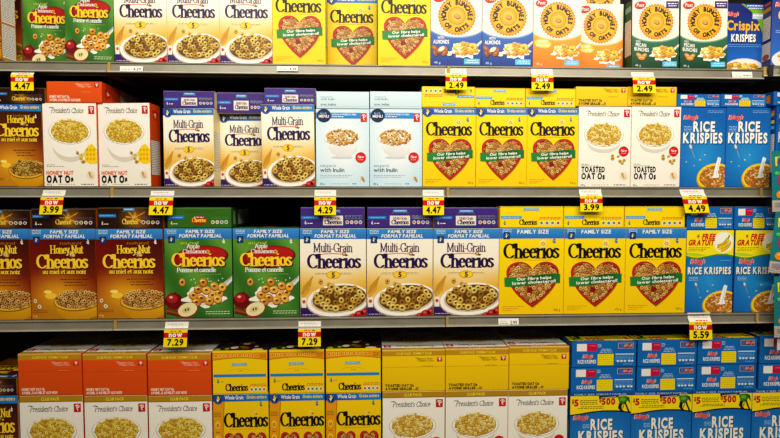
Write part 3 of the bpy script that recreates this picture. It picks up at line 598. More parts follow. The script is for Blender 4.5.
def f_inulin(a):
    P = 'front_panel'
    def bg(u, v): return mix((196, 226, 240), (250, 250, 248), max(0, 1.15 - math.hypot((u - .5) / .62, (v - .42) / .6)))
    a.grad(P, .2, .2, a.W - .2, a.H - .2, bg, 8, 10, .5)
    a.rect('header_band', .2, 3.6, a.W - 8.6, 9.4, (40, 142, 216), 1); a.rect('header_band', .2, 8.9, a.W - 8.6, 9.4, (28, 110, 184), 1.3)
    a.ell('header_band', 8, 6.6, 7, 6.8, (24, 44, 92), 2, 26); a.sans('header_band', 'BLUE', 4.6, 10.6, 3.6, 5.4, (150, 190, 226), 2.4, .01); a.sans('header_band', 'MENU', 3, 13, 6, 8.6, WHITE, 2.4, .02)
    a.sans('header_band', 'SOURCE OF PREBIOTIC FIBRE', 16, 40, 4.6, 6.2, WHITE, 2, .02); a.fine('header_band', 16, 28, 7.2, (220, 240, 250), .8, 2)
    pcmark(a, 'brand_emblem', 44.4, 4, 50.6, 12.6)
    B = 'bowl_picture'
    a.poly(B, [(8, 30), (44, 27), (40, 42), (34, 47.4), (23, 47.8), (15, 43)], [(250, 250, 248)] * 2 + [(226, 224, 220)] * 4, 2); a.ell(B, 26, 48, 11, 1.4, (200, 214, 220), 1.8)
    a.ell(B, 26, 28.4, 18.4, 6.6, (222, 218, 208), 2.2, 26, -6); a.ell(B, 26, 28, 17.6, 6, (254, 252, 248), 2.4, 26, -6)
    a.ohs(B, lambda x, y: inell(26, 28, 15.6, 7.4)(x, y), (8, 18, 44, 38), 95, 1.5, [(216, 164, 78), (196, 138, 56), (232, 190, 112), (176, 112, 40)], 4, 3, (120, 72, 24), .3)
    for i in range(14): a.poly(B, [(14 + R.uniform(0, 24), 22 + R.uniform(0, 12)) for _ in (0, 0, 0)] and [(x0, y0), (x0 + 2.4, y0 - .4), (x0 + 2, y0 + 1.2)] if (x0 := 14 + R.uniform(0, 22)) and (y0 := 22 + R.uniform(0, 11)) else [], (244, 220, 170), 4 + i * .01)
    a.ell('red_badge', 44.4, 48, 5.3, 5.3, (216, 26, 28), 4, 22); a.sans('red_badge', 'New', 41.4, 47.4, 46, 48.6, WHITE, 5, .02, .15); a.fine('red_badge', 41.6, 47, 50, (250, 190, 180), .6, 5)
    a.sans('title_lettering', 'multi-grain Os', 4, 19.6, 55, 57.4, (130, 150, 168), 2, 0); a.sans('title_lettering', 'with Inulin', 4, 28, 58.4, 62.4, (58, 76, 104), 2, .01)
    for j in range(2): a.fine(P, 4, 36 - 4 * j, 65.6 + 1.7 * j, (150, 170, 184), .5, 2, j)
    a.ell(P, 46.6, 69.6, 1.3, 3.2, (190, 140, 80), 2, 12, -30); a.ell(P, 44.6, 69, .7, 2.4, (226, 206, 170), 2.2, 10, -10)
    a.sans(P, '350 g', 3.6, 8.4, 73.4, 75.2, (90, 104, 116), 2, 0); a.fine(P, 15, 33, 74, (160, 176, 186), .5); a.fine(P, 36, 40, 73.8, (90, 104, 116), .9)
def e_inulin(a):
    P = 'end_print'; a.grad(P, .2, .2, a.W - .2, a.H - .2, lambda u, v: mix((218, 236, 242), (202, 224, 232), v), 2, 2, 1)
    a.sans(P, 'multi-grain Os', 4.4, 16, 5, 6.4, (160, 176, 186), 2, 0); a.sans(P, 'with Inulin', 4.4, 18, 7, 9.2, (110, 130, 146), 2, 0); a.sans(P, 'avec inuline', 4.4, 19.6, 12.4, 14.8, (70, 90, 108), 2, .01); a.line(P, [(0, a.H * .88), (a.W, a.H * .88)], .3, (180, 200, 210), 2)

# ------------------------------------------------------------------ blue rice boxes
def kellogg(a, p, x0, x1, y0, y1, L=3):
    a.serif(p, "Kellogg's", x0 - .4, x1 + .4, y0, y1, (250, 226, 216), L, (.11, .1), .2, -.4 * (y1 - y0) / 4); a.serif(p, "Kellogg's", x0, x1, y0, y1, (234, 62, 34), L + .9, (.085, .075), .2, -.4 * (y1 - y0) / 4)
def shout(a, p, t, x0, x1, y0, y1, L=3, bold=.045):
    a.sans(p, t, x0 + .7, x1 + .7, y0 + .7, y1 + .7, (16, 20, 50), L, bold, 0, .12); a.sans(p, t, x0, x1, y0, y1, (252, 248, 238), L + .5, bold, 0, .12)
def rice_bowl(a, cx, cy, rx, ry):
    B = 'bowl_picture'
    a.ell(B, cx, cy + 1.2, rx * 1.04, ry * 1.1, (214, 160, 14), 2, 26, -10); a.ell(B, cx, cy, rx, ry, (252, 214, 40), 2.2, 26, -10); a.ell(B, cx + .4, cy + .3, rx * .9, ry * .84, (176, 110, 40), 2.4, 26, -10)
    rr = random.Random(6)
    for i in range(150):
        t = rr.uniform(0, 6.283); q = math.sqrt(rr.random()); a.ell(B, cx + rx * .86 * q * math.cos(t), cy + ry * .8 * q * math.sin(t), .95, .6, rr.choice([(232, 180, 96), (214, 152, 66), (244, 206, 136), (198, 132, 50)]), 2.6 + .004 * i, 7, rr.uniform(0, 180))
    a.poly(B, [(cx + 3, cy - ry * 1.5), (cx + 6.4, cy - ry * 1.4), (cx + 3.4, cy - ry * .3), (cx + 5, cy + .8), (cx + 1, cy + 1.6), (cx - 4, cy + 1.2), (cx - 1.2, cy - .6), (cx - .4, cy - ry * .5)], (252, 250, 244), 4)
    a.line(B, [(cx + 4.6, cy - ry * 1.4), (cx + 1.6, cy - .4)], .7, (206, 214, 224), 4.3)
    for x, y in ((-6, -1.5), (-4.4, -3), (6.5, -2)): a.ell(B, cx + x, cy + y, .8, .7, WHITE, 4.2, 8)
def rk_bg(a, p='front_panel'):
    def bg(u, v): return mix((20, 104, 182), (48, 156, 220), max(0, 1 - math.hypot((u - .5) / .8, (v - .62) / .5)))
    a.grad(p, .2, .2, a.W - .2, a.H - .2, bg, 6, 8, .5)
def spoon(a, x, y, s=1):
    B = 'spoon_picture'; a.line(B, [(x, y), (x + 3.4 * s, y + 9 * s)], .8 * s, (150, 160, 176), 2); a.ell(B, x - .6 * s, y - 1.8 * s, 1.9 * s, 3.2 * s, (120, 130, 150), 2.2, 16, -20); a.ell(B, x - .9 * s, y - 2.2 * s, 1.2 * s, 2.3 * s, (216, 222, 230), 2.4, 14, -20)
def f_rice(a):
    P = 'front_panel'; rk_bg(a)
    for j in range(2): a.fine(P, 27, 43, 3 + 1.6 * j, (150, 196, 232), .5, 2, j)
    kellogg(a, 'brand_script', 2, 16, 8, 12); shout(a, 'title_lettering', 'RICE', 12.2, 34.6, 14.4, 23.6); shout(a, 'title_lettering', 'KRISPIES', 2, 42.6, 25.6, 35)
    for j in range(4): a.fine(P, 2.6, 11, 18.6 + 1.5 * j, (170, 206, 236), .6, 2, j)
    rice_bowl(a, 35.5, 68.5, 18, 13); spoon(a, 11, 41)
    for x, y, r in ((6, 54, .8), (20, 52, 1), (14, 58, .7), (25, 47, .8)): a.ell('bowl_picture', x, y, r, r * .7, (244, 214, 150), 3, 8)
def e_rice(a):
    k = a.W / 65; q = a.H / 25.5; P = 'end_print'
    a.rect(P, .2, .2, a.W - .2, a.H - .2, (18, 112, 186), 1)
    a.rect(P, 5 * k, 2.2 * q, 15 * k, 9.6 * q, (244, 238, 230), 2); a.rect(P, 15 * k, 2.2 * q, 25 * k, 9.6 * q, (206, 20, 70), 2); a.fine(P, 18 * k, 24 * k, 4 * q, (236, 150, 170), .6, 2.4)
    for j in range(3): a.fine(P, 26 * k, 30 * k, (2.6 + 1.3 * j) * q, (190, 216, 238), .6, 2, j)
    a.rect(P, 46.6 * k, 1.6 * q, 61.8 * k, 7.2 * q, (232, 170, 110), 2); a.rect(P, 47.2 * k, 2.1 * q, 61.2 * k, 6.7 * q, (40, 48, 110), 2.2); a.rect(P, 48 * k, 2.6 * q, 52.5 * k, 6.2 * q, (70, 110, 190), 2.4); kellogg(a, P, 53 * k, 60 * k, 3 * q, 5.4 * q, 2.6)
    kellogg(a, P, 11 * k, 20.4 * k, 13 * q, 16.4 * q, 2); a.sans(P, 'RICE KRISPIES', 6 * k, 24.4 * k, 18.4 * q, 21.8 * q, WHITE, 2.4, .03)
    for j in range(3): a.fine(P, (30 - j) * k, (39 + j) * k, (7.4 + 1.5 * j) * q, (190, 216, 238), .7, 2, j)
    a.rect(P, 26 * k, 12.6 * q, 42 * k, 23.8 * q, (250, 226, 20), 2)
    for j in range(5): a.fine(P, 27 * k, 41 * k, (14 + 1.9 * j) * q, (206, 176, 20), .6, 2.4, j)
    a.rect(P, 44 * k, 12.4 * q, 62.6 * k, 13.4 * q, (220, 234, 244), 2)
    for j in range(4): a.fine(P, 44 * k, 62 * k, (14.6 + 1.4 * j) * q, (120, 176, 220), .7, 2, j)
    for x in (46.5, 50, 53.5, 58, 61): a.ell(P, x * k, 19.8 * q, 1.4 * k, 1.1 * q, (220, 234, 244), 2.5, 8)
    a.fine(P, 52 * k, 62 * k, 22.6 * q, (150, 190, 224), .6, 2)
def f_ricepromo(a):
    P = 'front_panel'; rk_bg(a); O = 'offer_band'
    low = [(0, 25), (6, 26.6), (12, 27), (20, 25.6), (30, 23.6), (40, 23.4), (47, 25)]
    a.poly(O, [(0, .3), (47, .3)] + [(x, y + 1.6) for x, y in low[::-1]], (70, 150, 50), 1.2); a.poly(O, [(0, .3), (47, .3)] + low[::-1], (252, 232, 30), 1.6)
    a.poly(O, [(0, 22)] + [(x, y - 1) for x, y in low[:4]] + [(10, 22.6)], (190, 214, 40), 1.8)
    a.ell(O, 37, 12, 10.4, 10.6, (252, 248, 190), 1.9, 22); a.ell(O, 37, 12, 8.6, 9, (254, 252, 236), 2.1, 22)
    a.sans(O, 'FREE', 15, 28, 4, 8.8, (206, 18, 30), 2.4, .05, .2); a.sans(O, 'GRATUIT', 1.4, 27, 9.8, 14.8, (206, 18, 30), 2.4, .05, .2)
    a.rect(O, 9.8, 4, 13, 8, (250, 190, 30), 2.2); a.rect(O, 10.6, 5, 12.2, 7, (206, 40, 30), 2.5)
    for j in range(3): a.fine(O, 2, 23 - 3 * j, 17 + 1.5 * j, (150, 130, 20), .6, 2, j)
    F_ = 'fruit_picture'
    for i, (dx, dy, c) in enumerate(((0, 0, (226, 186, 20)), (2, 1.4, (246, 212, 40)), (4, 3.4, (236, 196, 24)))):
        out = A_(30 + dx, 4.6 + dy, 11.4, 13.4, 20, 88, 8); inn = A_(30.4 + dx, 3.4 + dy, 10, 10.6, 88, 20, 8)
        a.poly(F_, out + inn, (140, 110, 10), 2.4 + .2 * i); a.poly(F_, [(x - .2, y - .3) for x, y in out] + [(x + .2, y + .3) for x, y in inn], c, 2.5 + .2 * i)
    a.line(F_, [(41, 9), (42.6, 5)], 1.3, (110, 130, 30), 3.2)
    kellogg(a, 'brand_script', 4, 18, 28.6, 33); shout(a, 'title_lettering', 'RICE KRISPIES', 1.6, 45, 36.6, 43, 3, .04)
    for j in range(3): a.fine(P, 3, 12, 46 + 1.4 * j, (170, 206, 236), .6, 2, j)
    a.fine(P, 34, 45, 29.6, (150, 196, 232), .5)
    rice_bowl(a, 35.5, 71.6, 18, 12); spoon(a, 11, 55, .8)
    for x, y, r in ((22, 60, 1), (27, 54, .8), (15, 66, .7)): a.ell('bowl_picture', x, y, r, r * .7, (244, 214, 150), 3, 8)
def f_ricelarge(a):
    P = 'front_panel'; rk_bg(a); O = 'offer_band'
    a.rect(O, .2, .2, a.W - .2, 2.8, (24, 84, 150), 1); a.sans(O, 'FAMILY SIZE  FORMAT FAMILIAL', 4, 58, .6, 2.3, (206, 220, 236), 2, .01)
    low = [(0, 22.6), (10, 21.4), (22, 19.4), (34, 18.4), (48, 18.6), (62.5, 20.4)]
    a.poly(O, [(0, 3), (62.5, 3)] + [(x, y + 1.4) for x, y in low[::-1]], (24, 20, 14), 1.2); a.poly(O, [(0, 3), (62.5, 3)] + low[::-1], (252, 226, 20), 1.6)
    a.sans(O, '$', 1.6, 3.8, 6.4, 10.4, (196, 14, 26), 2.4, .05); a.sans(O, '5', 3.9, 8.4, 6.8, 13.2, (196, 14, 26), 2.4, .05)
    a.sans(O, '$', 29.6, 32, 5.6, 9.4, (196, 14, 26), 2.4, .05); a.sans(O, '500', 32.2, 46, 6, 12.2, (196, 14, 26), 2.4, .05)
    for j in range(3): a.fine(O, 10, 28, 7.4 + 1.9 * j, (70, 56, 10), .7, 2, j)
    for j in range(2): a.fine(O, 11 - 3 * j, 34, 14 + 1.7 * j, (110, 96, 20), .7, 2, j)
    a.poly(O, [(29, 3), (50, 3), (48, 5), (34, 5.6), (29.6, 7)], (40, 36, 30), 2); a.line(O, [(31, 5.2), (47, 4)], .6, (220, 216, 200), 2.3)
    Q = 'nozzle_picture'
    a.poly(Q, [(48.5, 4), (57, 3.6), (59, 8), (56, 12), (51, 13)], (60, 130, 36), 3); a.poly(Q, [(50, 11), (53, 11.4), (52.6, 17), (55.6, 20), (52, 20), (49, 16)], (28, 26, 24), 3.2)
    a.line(Q, [(56, 10), (58.4, 16), (60.4, 20.4)], 1.6, (24, 22, 20), 3.4); a.ell(Q, 53.6, 7, 3, 2, (110, 176, 60), 3.2); a.line(Q, [(55, 13), (53.4, 17)], .8, (90, 90, 90), 3.6); a.poly(Q, [(56, 3.4), (60.5, 5), (61.6, 12), (59.4, 9)], (40, 96, 30), 3.1)
    kellogg(a, 'brand_script', 3, 17.6, 23.6, 28); shout(a, 'title_lettering', 'RICE', 21, 43.4, 28, 38.6); shout(a, 'title_lettering', 'KRISPIES', 8.6, 54.6, 40.6, 51)
    for j in range(3): a.fine(P, 13, 20, 33 + 1.6 * j, (170, 206, 236), .7, 2, j)
    rice_bowl(a, 42, 76, 20, 11); spoon(a, 13, 62)

# ------------------------------------------------------------------ sun emblem boxes
def f_sun(kind):
    base, dark = {'almond': ((30, 88, 178), (16, 56, 140)), 'honey': ((250, 150, 20), (232, 122, 8)), 'pecan': ((28, 96, 58), (14, 66, 38))}[kind]
    def f(a):
        P = 'front_panel'; a.grad(P, .2, .2, a.W - .2, a.H - .2, lambda u, v: mix((244, 238, 222), (240, 232, 214), v), 2, 3, .5)
        arc_ = [(x, 33 + 12.5 * math.sqrt(max(0, 1 - ((x - 26) / 29.5) ** 2))) for x in [52 * i / 16 for i in range(17)]]
        for i in range(16):
            (x0, y0), (x1, y1) = arc_[i], arc_[i + 1]
            a.poly('colour_field', [(x0, y0), (x1, y1), (x1, 73.8), (x0, 73.8)], [mix(base, WHITE, .12)] * 2 + [dark] * 2, 1)
            a.poly('colour_field', [(x0, y0 - .9), (x1, y1 - .9), (x1, y1 + .5), (x0, y0 + .5)], mix(base, WHITE, .45), 1.3)
        S = 'sun_emblem'; cx, cy, r = 26.5, 24, 19.6
        pts = [(cx + (r if i % 2 else r - 1.5) * math.cos(i * math.pi / 36), cy + (r if i % 2 else r - 1.5) * math.sin(i * math.pi / 36)) for i in range(72)]
        a.poly(S, pts, (222, 128, 8), 2); a.ell(S, cx, cy, r - 1.9, r - 1.9, (240, 166, 22), 2.3, 40); a.ell(S, cx, cy - .8, r - 3.4, r - 4, (248, 184, 36), 2.5, 36)
        a.ell(S, cx, cy, 8.7, 8.7, (196, 104, 8), 2.8, 30); a.ell(S, cx, cy, 8, 8, (248, 178, 40), 3, 30); a.ell(S, cx, cy, 6.6, 6.6, (228, 142, 22), 3.2, 26); a.ell(S, cx, cy, 6, 6, (250, 188, 60), 3.3, 26)
        a.ell(S, cx + .4, cy + .6, 3.6, 2.6, (150, 84, 30), 3.5, 14, 25); a.ell(S, cx, cy, 3.2, 2.1, (222, 156, 88), 3.7, 14, 25)
        a.arc(S, 'HONEY BUNCHES', cx, cy, 11.2, 4.5, -192, 12, (44, 30, 34), 4, False, .82); a.arc(S, 'OF OATS', cx, cy, 15.6, 4.2, 138, 42, (44, 30, 34), 4, True, .85)
        E = 'brand_emblem'; a.ell(E, 8.6, 6.4, 6.4, 4, (190, 24, 24), 4.4, 22, -8); a.ell(E, 8.6, 6.2, 5.9, 3.5, (222, 48, 32), 4.6, 22, -8); a.sans(E, 'Post', 4.4, 12.6, 4.6, 8, WHITE, 5, .02, .15)
        T = 'variety_lettering'
        if kind == 'almond': a.sans(T, 'WITH', 7, 13.4, 44.6, 47, WHITE, 2.4, .02); a.sans(T, 'ALMONDS', 2.6, 18.6, 48, 51.6, WHITE, 2.4, .03)
        elif kind == 'pecan':
            a.sans(T, 'WITH', 4, 9, 43.6, 45.6, WHITE, 2.4, .02, 0, .07, .6); a.sans(T, 'PECAN', 4, 15.6, 46.4, 50, WHITE, 2.4, .03, 0, .07, 1.2); a.sans(T, 'BUNCHES', 2.6, 18.6, 51, 54.6, WHITE, 2.4, .03, 0, .07, 1.6)
            a.rect('corner_badge', 37.4, 2, 51.4, 9.6, (70, 34, 110), 2); a.fine('corner_badge', 39, 50, 4, WHITE, 1, 2.4, 2); a.fine('corner_badge', 40, 49, 6.4, WHITE, 1, 2.4, 3)
        else:
            a.ell(T, 10.5, 49, 9.4, 4.8, (252, 206, 60), 2, 20, 8); a.sans(T, 'HONEY', 4.6, 15.6, 45.6, 48.2, (255, 250, 226), 2.4, .03); a.sans(T, 'ROASTED', 3.6, 17.6, 49.4, 52.2, (255, 250, 226), 2.4, .03)
        C = 'cereal_picture'; sx, sy = 35, 58
        sp = []
        for i in range(40):
            t = i * math.pi / 20; q = 1 + .13 * math.sin(7 * t) + .12 * math.sin(11 * t + 2); sp.append((sx + 14 * q * math.cos(t), sy + 7.6 * q * math.sin(t)))
        a.line(C, [(sx + 10, sy - 3), (52, sy - 9)], 2.6, (190, 180, 170), 1.9); a.line(C, [(sx + 10, sy - 3.6), (52, sy - 9.6)], .9, (240, 236, 226), 2.1)
        a.poly(C, sp, (252, 250, 242), 2.4)
        a.flakes(C, sx, sy - 1.4, 11.6, 5.6, 56, 2.9, [(246, 196, 64), (232, 170, 40), (250, 216, 110), (222, 150, 40)], 4, 3)
        a.flakes(C, sx, sy - 2, 9, 4.6, 7, 1.8, [(250, 236, 196), (206, 140, 70)], 5, 4)
        N = 'nut_picture'
        if kind == 'almond':
            for i, (x, y, ro, c) in enumerate(((4, 56, 40, (176, 96, 36)), (8, 60, -20, (160, 80, 28)), (14, 56.6, 30, (190, 108, 44)), (4.6, 61, 70, (150, 76, 26)), (11, 57, -30, (240, 220, 180)), (18, 61.4, 20, (246, 230, 196)), (14, 61, -35, (172, 92, 34)))):
                a.ell(N, x + .3, y + .5, 3.9, 2.4, (40, 30, 50), 2 + .1 * i, 14, ro); a.ell(N, x, y, 3.7, 2.2, c, 2.04 + .1 * i, 14, ro); a.ell(N, x - .6, y - .6, 1.7, .6, mix(c, WHITE, .35), 2.08 + .1 * i, 10, ro)
        elif kind == 'pecan':
            for i, (x, y, ro) in enumerate(((8, 60, 35), (13, 60.6, -35), (10.6, 62.6, 5))):
                a.ell(N, x, y + .4, 4.4, 2.7, (96, 52, 18), 2 + .1 * i, 14, ro); a.ell(N, x, y, 4.1, 2.3, (206, 144, 66), 2.04 + .1 * i, 14, ro); a.ell(N, x, y - .5, 2.8, .7, (240, 196, 120), 2.08 + .1 * i, 10, ro)
        a.rect('light_blue_badge', 34, 66.4, 50, 72, (96, 190, 232), 2.2); a.fine('light_blue_badge', 37, 48, 67.8, (224, 244, 252), .8, 2.6, 2); a.fine('light_blue_badge', 36, 49, 69.8, (224, 244, 252), .8, 2.6, 3)
        a.sans(P, '411 g', 3.4, 10, 69.4, 71.6, mix(base, WHITE, .75), 2, .01)
    return f
def f_crispix(a):
    P = 'front_panel'; a.grad(P, .2, .2, a.W - .2, a.H - .2, lambda u, v: mix((18, 40, 118), (30, 110, 200), (v - .15) * 1.5), 2, 8, .5)
    a.poly('corner_flash', [(18, .3), (43, .3), (43, 34), (36, 17), (28, 7)], (120, 176, 40), 1.2); a.poly('corner_flash', [(21, .3), (43, .3), (43, 6), (26, 5)], (40, 90, 170), 1.5)
    a.fine('corner_flash', 24, 42, 1.6, WHITE, 1, 2, 3); a.fine('corner_flash', 26, 42, 4, WHITE, 1, 2, 4); a.rect('corner_flash', 30, 9.6, 41.6, 15, (190, 200, 214), 1.8); a.fine('corner_flash', 31, 41, 11, WHITE, 1.1, 2, 5)
    kellogg(a, 'brand_script', 4, 15, 8.6, 12.4); a.sans('title_lettering', 'Crispix', 3.6, 38, 17, 26, (252, 190, 20), 3, .03); a.sans('title_lettering', 'KRISPIES', 9, 34.6, 31, 38, (16, 14, 40), 2.6, .07); a.sans('title_lettering', 'KRISPIES', 8.6, 34, 30.4, 37.2, WHITE, 3, .04)
    for j in range(2): a.fine(P, 6, 41, 40 + 1.8 * j, (120, 176, 226), .6, 2, j)
    B = 'bowl_picture'; a.ell(B, 23, 65, 22, 11.4, (216, 206, 210), 2, 26); a.ell(B, 23, 64.4, 21, 10, (244, 236, 228), 2.2, 26)
    a.flakes(B, 20, 63, 17, 4.6, 40, 2.8, [(226, 176, 60), (206, 150, 44), (240, 200, 96)], 3, 3)
def f_kedge(a):
    P = 'front_panel'; a.grad(P, .2, .2, a.W - .2, a.H - .2, lambda u, v: mix((18, 44, 128), (30, 110, 200), (v - .15) * 1.4), 2, 6, .5)
    kellogg(a, 'brand_script', 3, 16, 9, 13); a.sans('title_lettering', 'Crispix', 6, 40, 17, 26, (252, 190, 20), 3, .03)
    for j in range(2): a.fine(P, 4, 40, 36 + 1.8 * j, (150, 196, 236), .6, 2, j)
    a.ell('bowl_picture', 22, 64, 21, 10, (236, 226, 220), 2, 24); a.flakes('bowl_picture', 22, 62, 16, 4, 24, 2.6, [(226, 176, 60), (206, 150, 44), (240, 200, 96)], 3, 3)
def side_k(a):
    a.rect('side_panel', .2, .2, a.W - .2, a.H - .2, (20, 46, 120), .6); a.rect('side_panel', a.W * .2, 7, a.W * .9, 9.5, (222, 80, 30), 1.4); a.rect('side_panel', a.W * .1, 12, a.W * .9, 16, (210, 140, 50), 1.4)
    nutrition(a, a.W * .08, a.H * .3, a.W * .92, a.H * .62); a.rect('side_panel', .3, a.H * .66, a.W - .3, a.H * .9, (226, 214, 196), 1.2); a.ell('side_panel', a.W / 2, a.H * .86, a.W * .36, 3, (176, 80, 30), 1.6, 14)
def side_rice(a):
    a.rect('side_panel', .2, .2, a.W - .2, a.H - .2, (22, 88, 160), .6); a.ell('side_panel', a.W / 2, a.H * .1, a.W * .28, 2, (226, 170, 40), 1.4, 12)
    for y, c in ((.05, (226, 120, 60)), (.17, (240, 220, 60)), (.24, (120, 190, 220))): a.rect('side_panel', a.W * .2, a.H * y, a.W * .8, a.H * (y + .04), c, 1.2)
    nutrition(a, a.W * .12, a.H * .34, a.W * .88, a.H * .82, 'side_panel', (226, 226, 222))
def side_orange(a):
    a.rect('side_panel', .2, .2, a.W - .2, a.H - .2, (222, 84, 24), .6); a.ell('side_panel', a.W / 2, a.H * .1, a.W * .3, 2.4, (206, 34, 30), 1.2); pcmark(a, 'side_panel', a.W * .32, a.H * .1, a.W * .66, a.H * .18)
    nutrition(a, a.W * .08, a.H * .44, a.W * .92, a.H * .86)
def side_white(a): a.rect('side_panel', .2, .2, a.W - .2, a.H - .2, (240, 222, 160), .6); nutrition(a, a.W * .1, a.H * .3, a.W * .9, a.H * .8)

YC = (252, 218, 8)
PR = {
 'yellow': Product(53, 79.5, 19.5, YC, f_yellow(0), (e_yellow, YC), YC, right_plain(YC)),
 'yellow_family': Product(64, 86, 21, YC, f_yellow(1), (e_yellow, YC), YC, right_plain(YC)),
 'yellow_twin': Product(55, 86, 43, YC, f_twin, (e_twin, YC), (24, 70, 140), None, 'back', (56, 34, 26)),
 'multi': Product(52.5, 80, 18.5, (250, 240, 220), f_multi(0), (e_multi, (72, 46, 132)), (236, 206, 120), side_white),
 'multi_family': Product(65.5, 88, 20.5, (250, 240, 220), f_multi(1), (e_multi, (72, 46, 132)), (236, 206, 120), side_white),
 'apple': Product(50, 80, 18, (60, 124, 40), f_apple(0), (e_apple, (58, 112, 34)), (50, 104, 34), right_plain((50, 104, 34))),
 'apple_family': Product(67, 90, 20.5, (60, 124, 40), f_apple(1), (e_apple, (58, 112, 34)), (50, 104, 34), right_plain((50, 104, 34))),
 'honey': Product(53, 81, 17.5, (120, 60, 14), f_honey(0), (e_honey, (46, 24, 12)), (180, 110, 20), right_plain((200, 130, 24), (226, 222, 214), True)),
 'honey_family': Product(66, 89.5, 20, (120, 40, 10), f_honey(1), (e_honey, (46, 24, 12)), (150, 70, 14), right_plain((190, 110, 20), (226, 222, 214))),
 'store_honey': Product(54, 82, 21, (250, 246, 234), f_store('honey', 0), (e_store('honey', 0), (232, 92, 24)), (222, 84, 24), side_orange),
 'store_honey_club': Product(64, 88, 40, (250, 246, 234), f_store('honey', 1), (e_store('honey', 1), (222, 84, 20)), (222, 84, 24), side_orange),
 'store_toasted': Product(52.5, 80, 20, (250, 246, 234), f_store('toasted', 0), (e_store('toasted', 0), (250, 206, 8)), (250, 206, 8), right_plain((250, 206, 8))),
 'store_toasted_club': Product(63, 88, 41, (250, 246, 234), f_store('toasted', 1), (e_store('toasted', 1), (250, 206, 8)), (250, 206, 8), right_plain((250, 206, 8))),
 'inulin': Product(53, 77, 18, (226, 238, 244), f_inulin, (e_inulin, (206, 226, 234)), (206, 226, 234), right_plain((206, 226, 234))),
 'rice': Product(46, 79, 13.5, (26, 108, 190), f_rice, (e_rice, (24, 106, 186)), (22, 92, 168), side_rice),
 'rice_promo': Product(47, 81, 22, (26, 108, 190), f_ricepromo, (e_rice, (24, 106, 186)), (22, 92, 168), side_rice),
 'rice_large': Product(62.5, 88, 26, (26, 108, 190), f_ricelarge, (e_rice, (24, 106, 186)), (18, 80, 150), side_rice),
 'sun_almond': Product(52, 74, 17, (248, 244, 236), f_sun('almond'), None, (24, 72, 160), right_plain((24, 72, 160))),
 'sun_honey': Product(52, 74, 17, (248, 244, 236), f_sun('honey'), None, (244, 140, 20), right_plain((244, 140, 20))),
 'sun_pecan': Product(52, 74, 17, (248, 244, 236), f_sun('pecan'), None, (22, 80, 46), right_plain((22, 80, 46), (246, 226, 200))),
 'crispix': Product(43, 67, 14, (20, 60, 150), f_crispix, None, (18, 44, 120), side_k),
 'crispix_edge': Product(43, 70, 16, (20, 60, 150), f_kedge, None, (18, 44, 120), side_k),
}

# ------------------------------------------------------------------ shelves
ZS = {r: unproj(390, y, 0).z for r, y in ((1, 65.6), (2, 186.8), (3, 316), (4, 481))}
BACKY = .56
def boxes_mesh(name, specs, mat, bev=.0015):
    bm = bmesh.new()
    for x0, x1, y0, y1, z0, z1 in specs:
        bmesh.ops.create_cube(bm, size=1, matrix=Matrix.Translation(((x0 + x1) / 2, (y0 + y1) / 2, (z0 + z1) / 2)) @ Matrix.Diagonal((x1 - x0, y1 - y0, z1 - z0, 1)))
    if bev: bmesh.ops.bevel(bm, geom=bm.edges[:], offset=bev, segments=2, affect='EDGES')
    me = bpy.data.meshes.new(name); bm.to_mesh(me); bm.free(); me.materials.append(mat)
    return me
def prof_mesh(name, prof, x0, x1, mats):
    vs = [(x, y, z) for x in (x0, x1) for y, z in prof]; n = len(prof)
    fs = [(i, (i + 1) % n, n + (i + 1) % n, n + i) for i in range(n)] + [tuple(range(n))[::-1], tuple(range(n, 2 * n))]
    me = bpy.data.meshes.new(name); me.from_pydata(vs, [], fs); me.materials.append(mats)
    bm = bmesh.new(); bm.from_mesh(me); bmesh.ops.recalc_face_normals(bm, faces=bm.faces[:]); bm.to_mesh(me); bm.free()
    return me
SX = [unproj(x, 187, 0).x for x in (112, 445.5, 757)]
SX = [SX[0] - 1.22] + SX + [SX[2] + .5]
SECT = ['left-hand', 'left-centre', 'right-centre', 'far right']
ROWN = {1: 'top', 2: 'second', 3: 'third', 4: 'bottom'}
for r in (1, 2, 3, 4):
    for s in range(4):
        x0, x1 = SX[s] + .0012, SX[s + 1] - .0012; w = x1 - x0
        o = bpy.data.objects.new('store_shelf', None); COL.objects.link(o); o.location = (x0, 0, ZS[r] - .034)
        if s == 3 and r == 1: o.location.z += .01
        tag(o, f'dark metal {SECT[s]} shelf board with grey price rail, {ROWN[r]} shelf row', 'shelf', 'shelf boards of the cereal aisle')
        link('shelf_deck', boxes_mesh('shelf_deck', [(0, w, .004, BACKY - .003, .012, .034), (0, w, .004, .03, -.008, .012), (0, .018, .03, BACKY - .003, -.012, .012), (w - .018, w, .03, BACKY - .003, -.012, .012)], M_DECK), None, o)
        link('rail_lip', boxes_mesh('rail_lip', [(0, w, -.0192, -.0162, -.0046, .0002)], M_LIP, .0006), None, o)
        prof = [(.004, .033), (-.012, .033), (-.0135, .0315), (-.0135, .0285), (-.009, .0275), (-.0105, .003), (-.0175, .0005), (-.0185, -.002), (-.017, -.0045), (-.004, -.0045), (.004, .004)]
        link('price_rail', prof_mesh('price_rail', prof, 0, w, M_RAIL), None, o)
        if s: link('joint_clip', boxes_mesh('joint_clip', [(0, .011, -.0155, -.0085, -.003, .031)], M_CLIP, .001), None, o)
        if s == 3 and r == 1:
            for c in o.children:
                if c.name.split('.')[0] != 'shelf_deck': c.rotation_euler.z = -.16
            wd = prof_mesh('deck_wedge', [(0, 0), (.5, 0), (.5, -.075)], .012, .03, M_DECK); wd.transform(Matrix(((0, 1, 0, 0), (0, 0, 1, 0), (1, 0, 0, 0), (0, 0, 0, 1)))); link('deck_wedge', wd, None, o)
            link('end_bracket', boxes_mesh('end_bracket', [(.012, .03, -.024, -.0195, -.004, .036)], M_BLACK, .001), None, o).rotation_euler.z = -.16
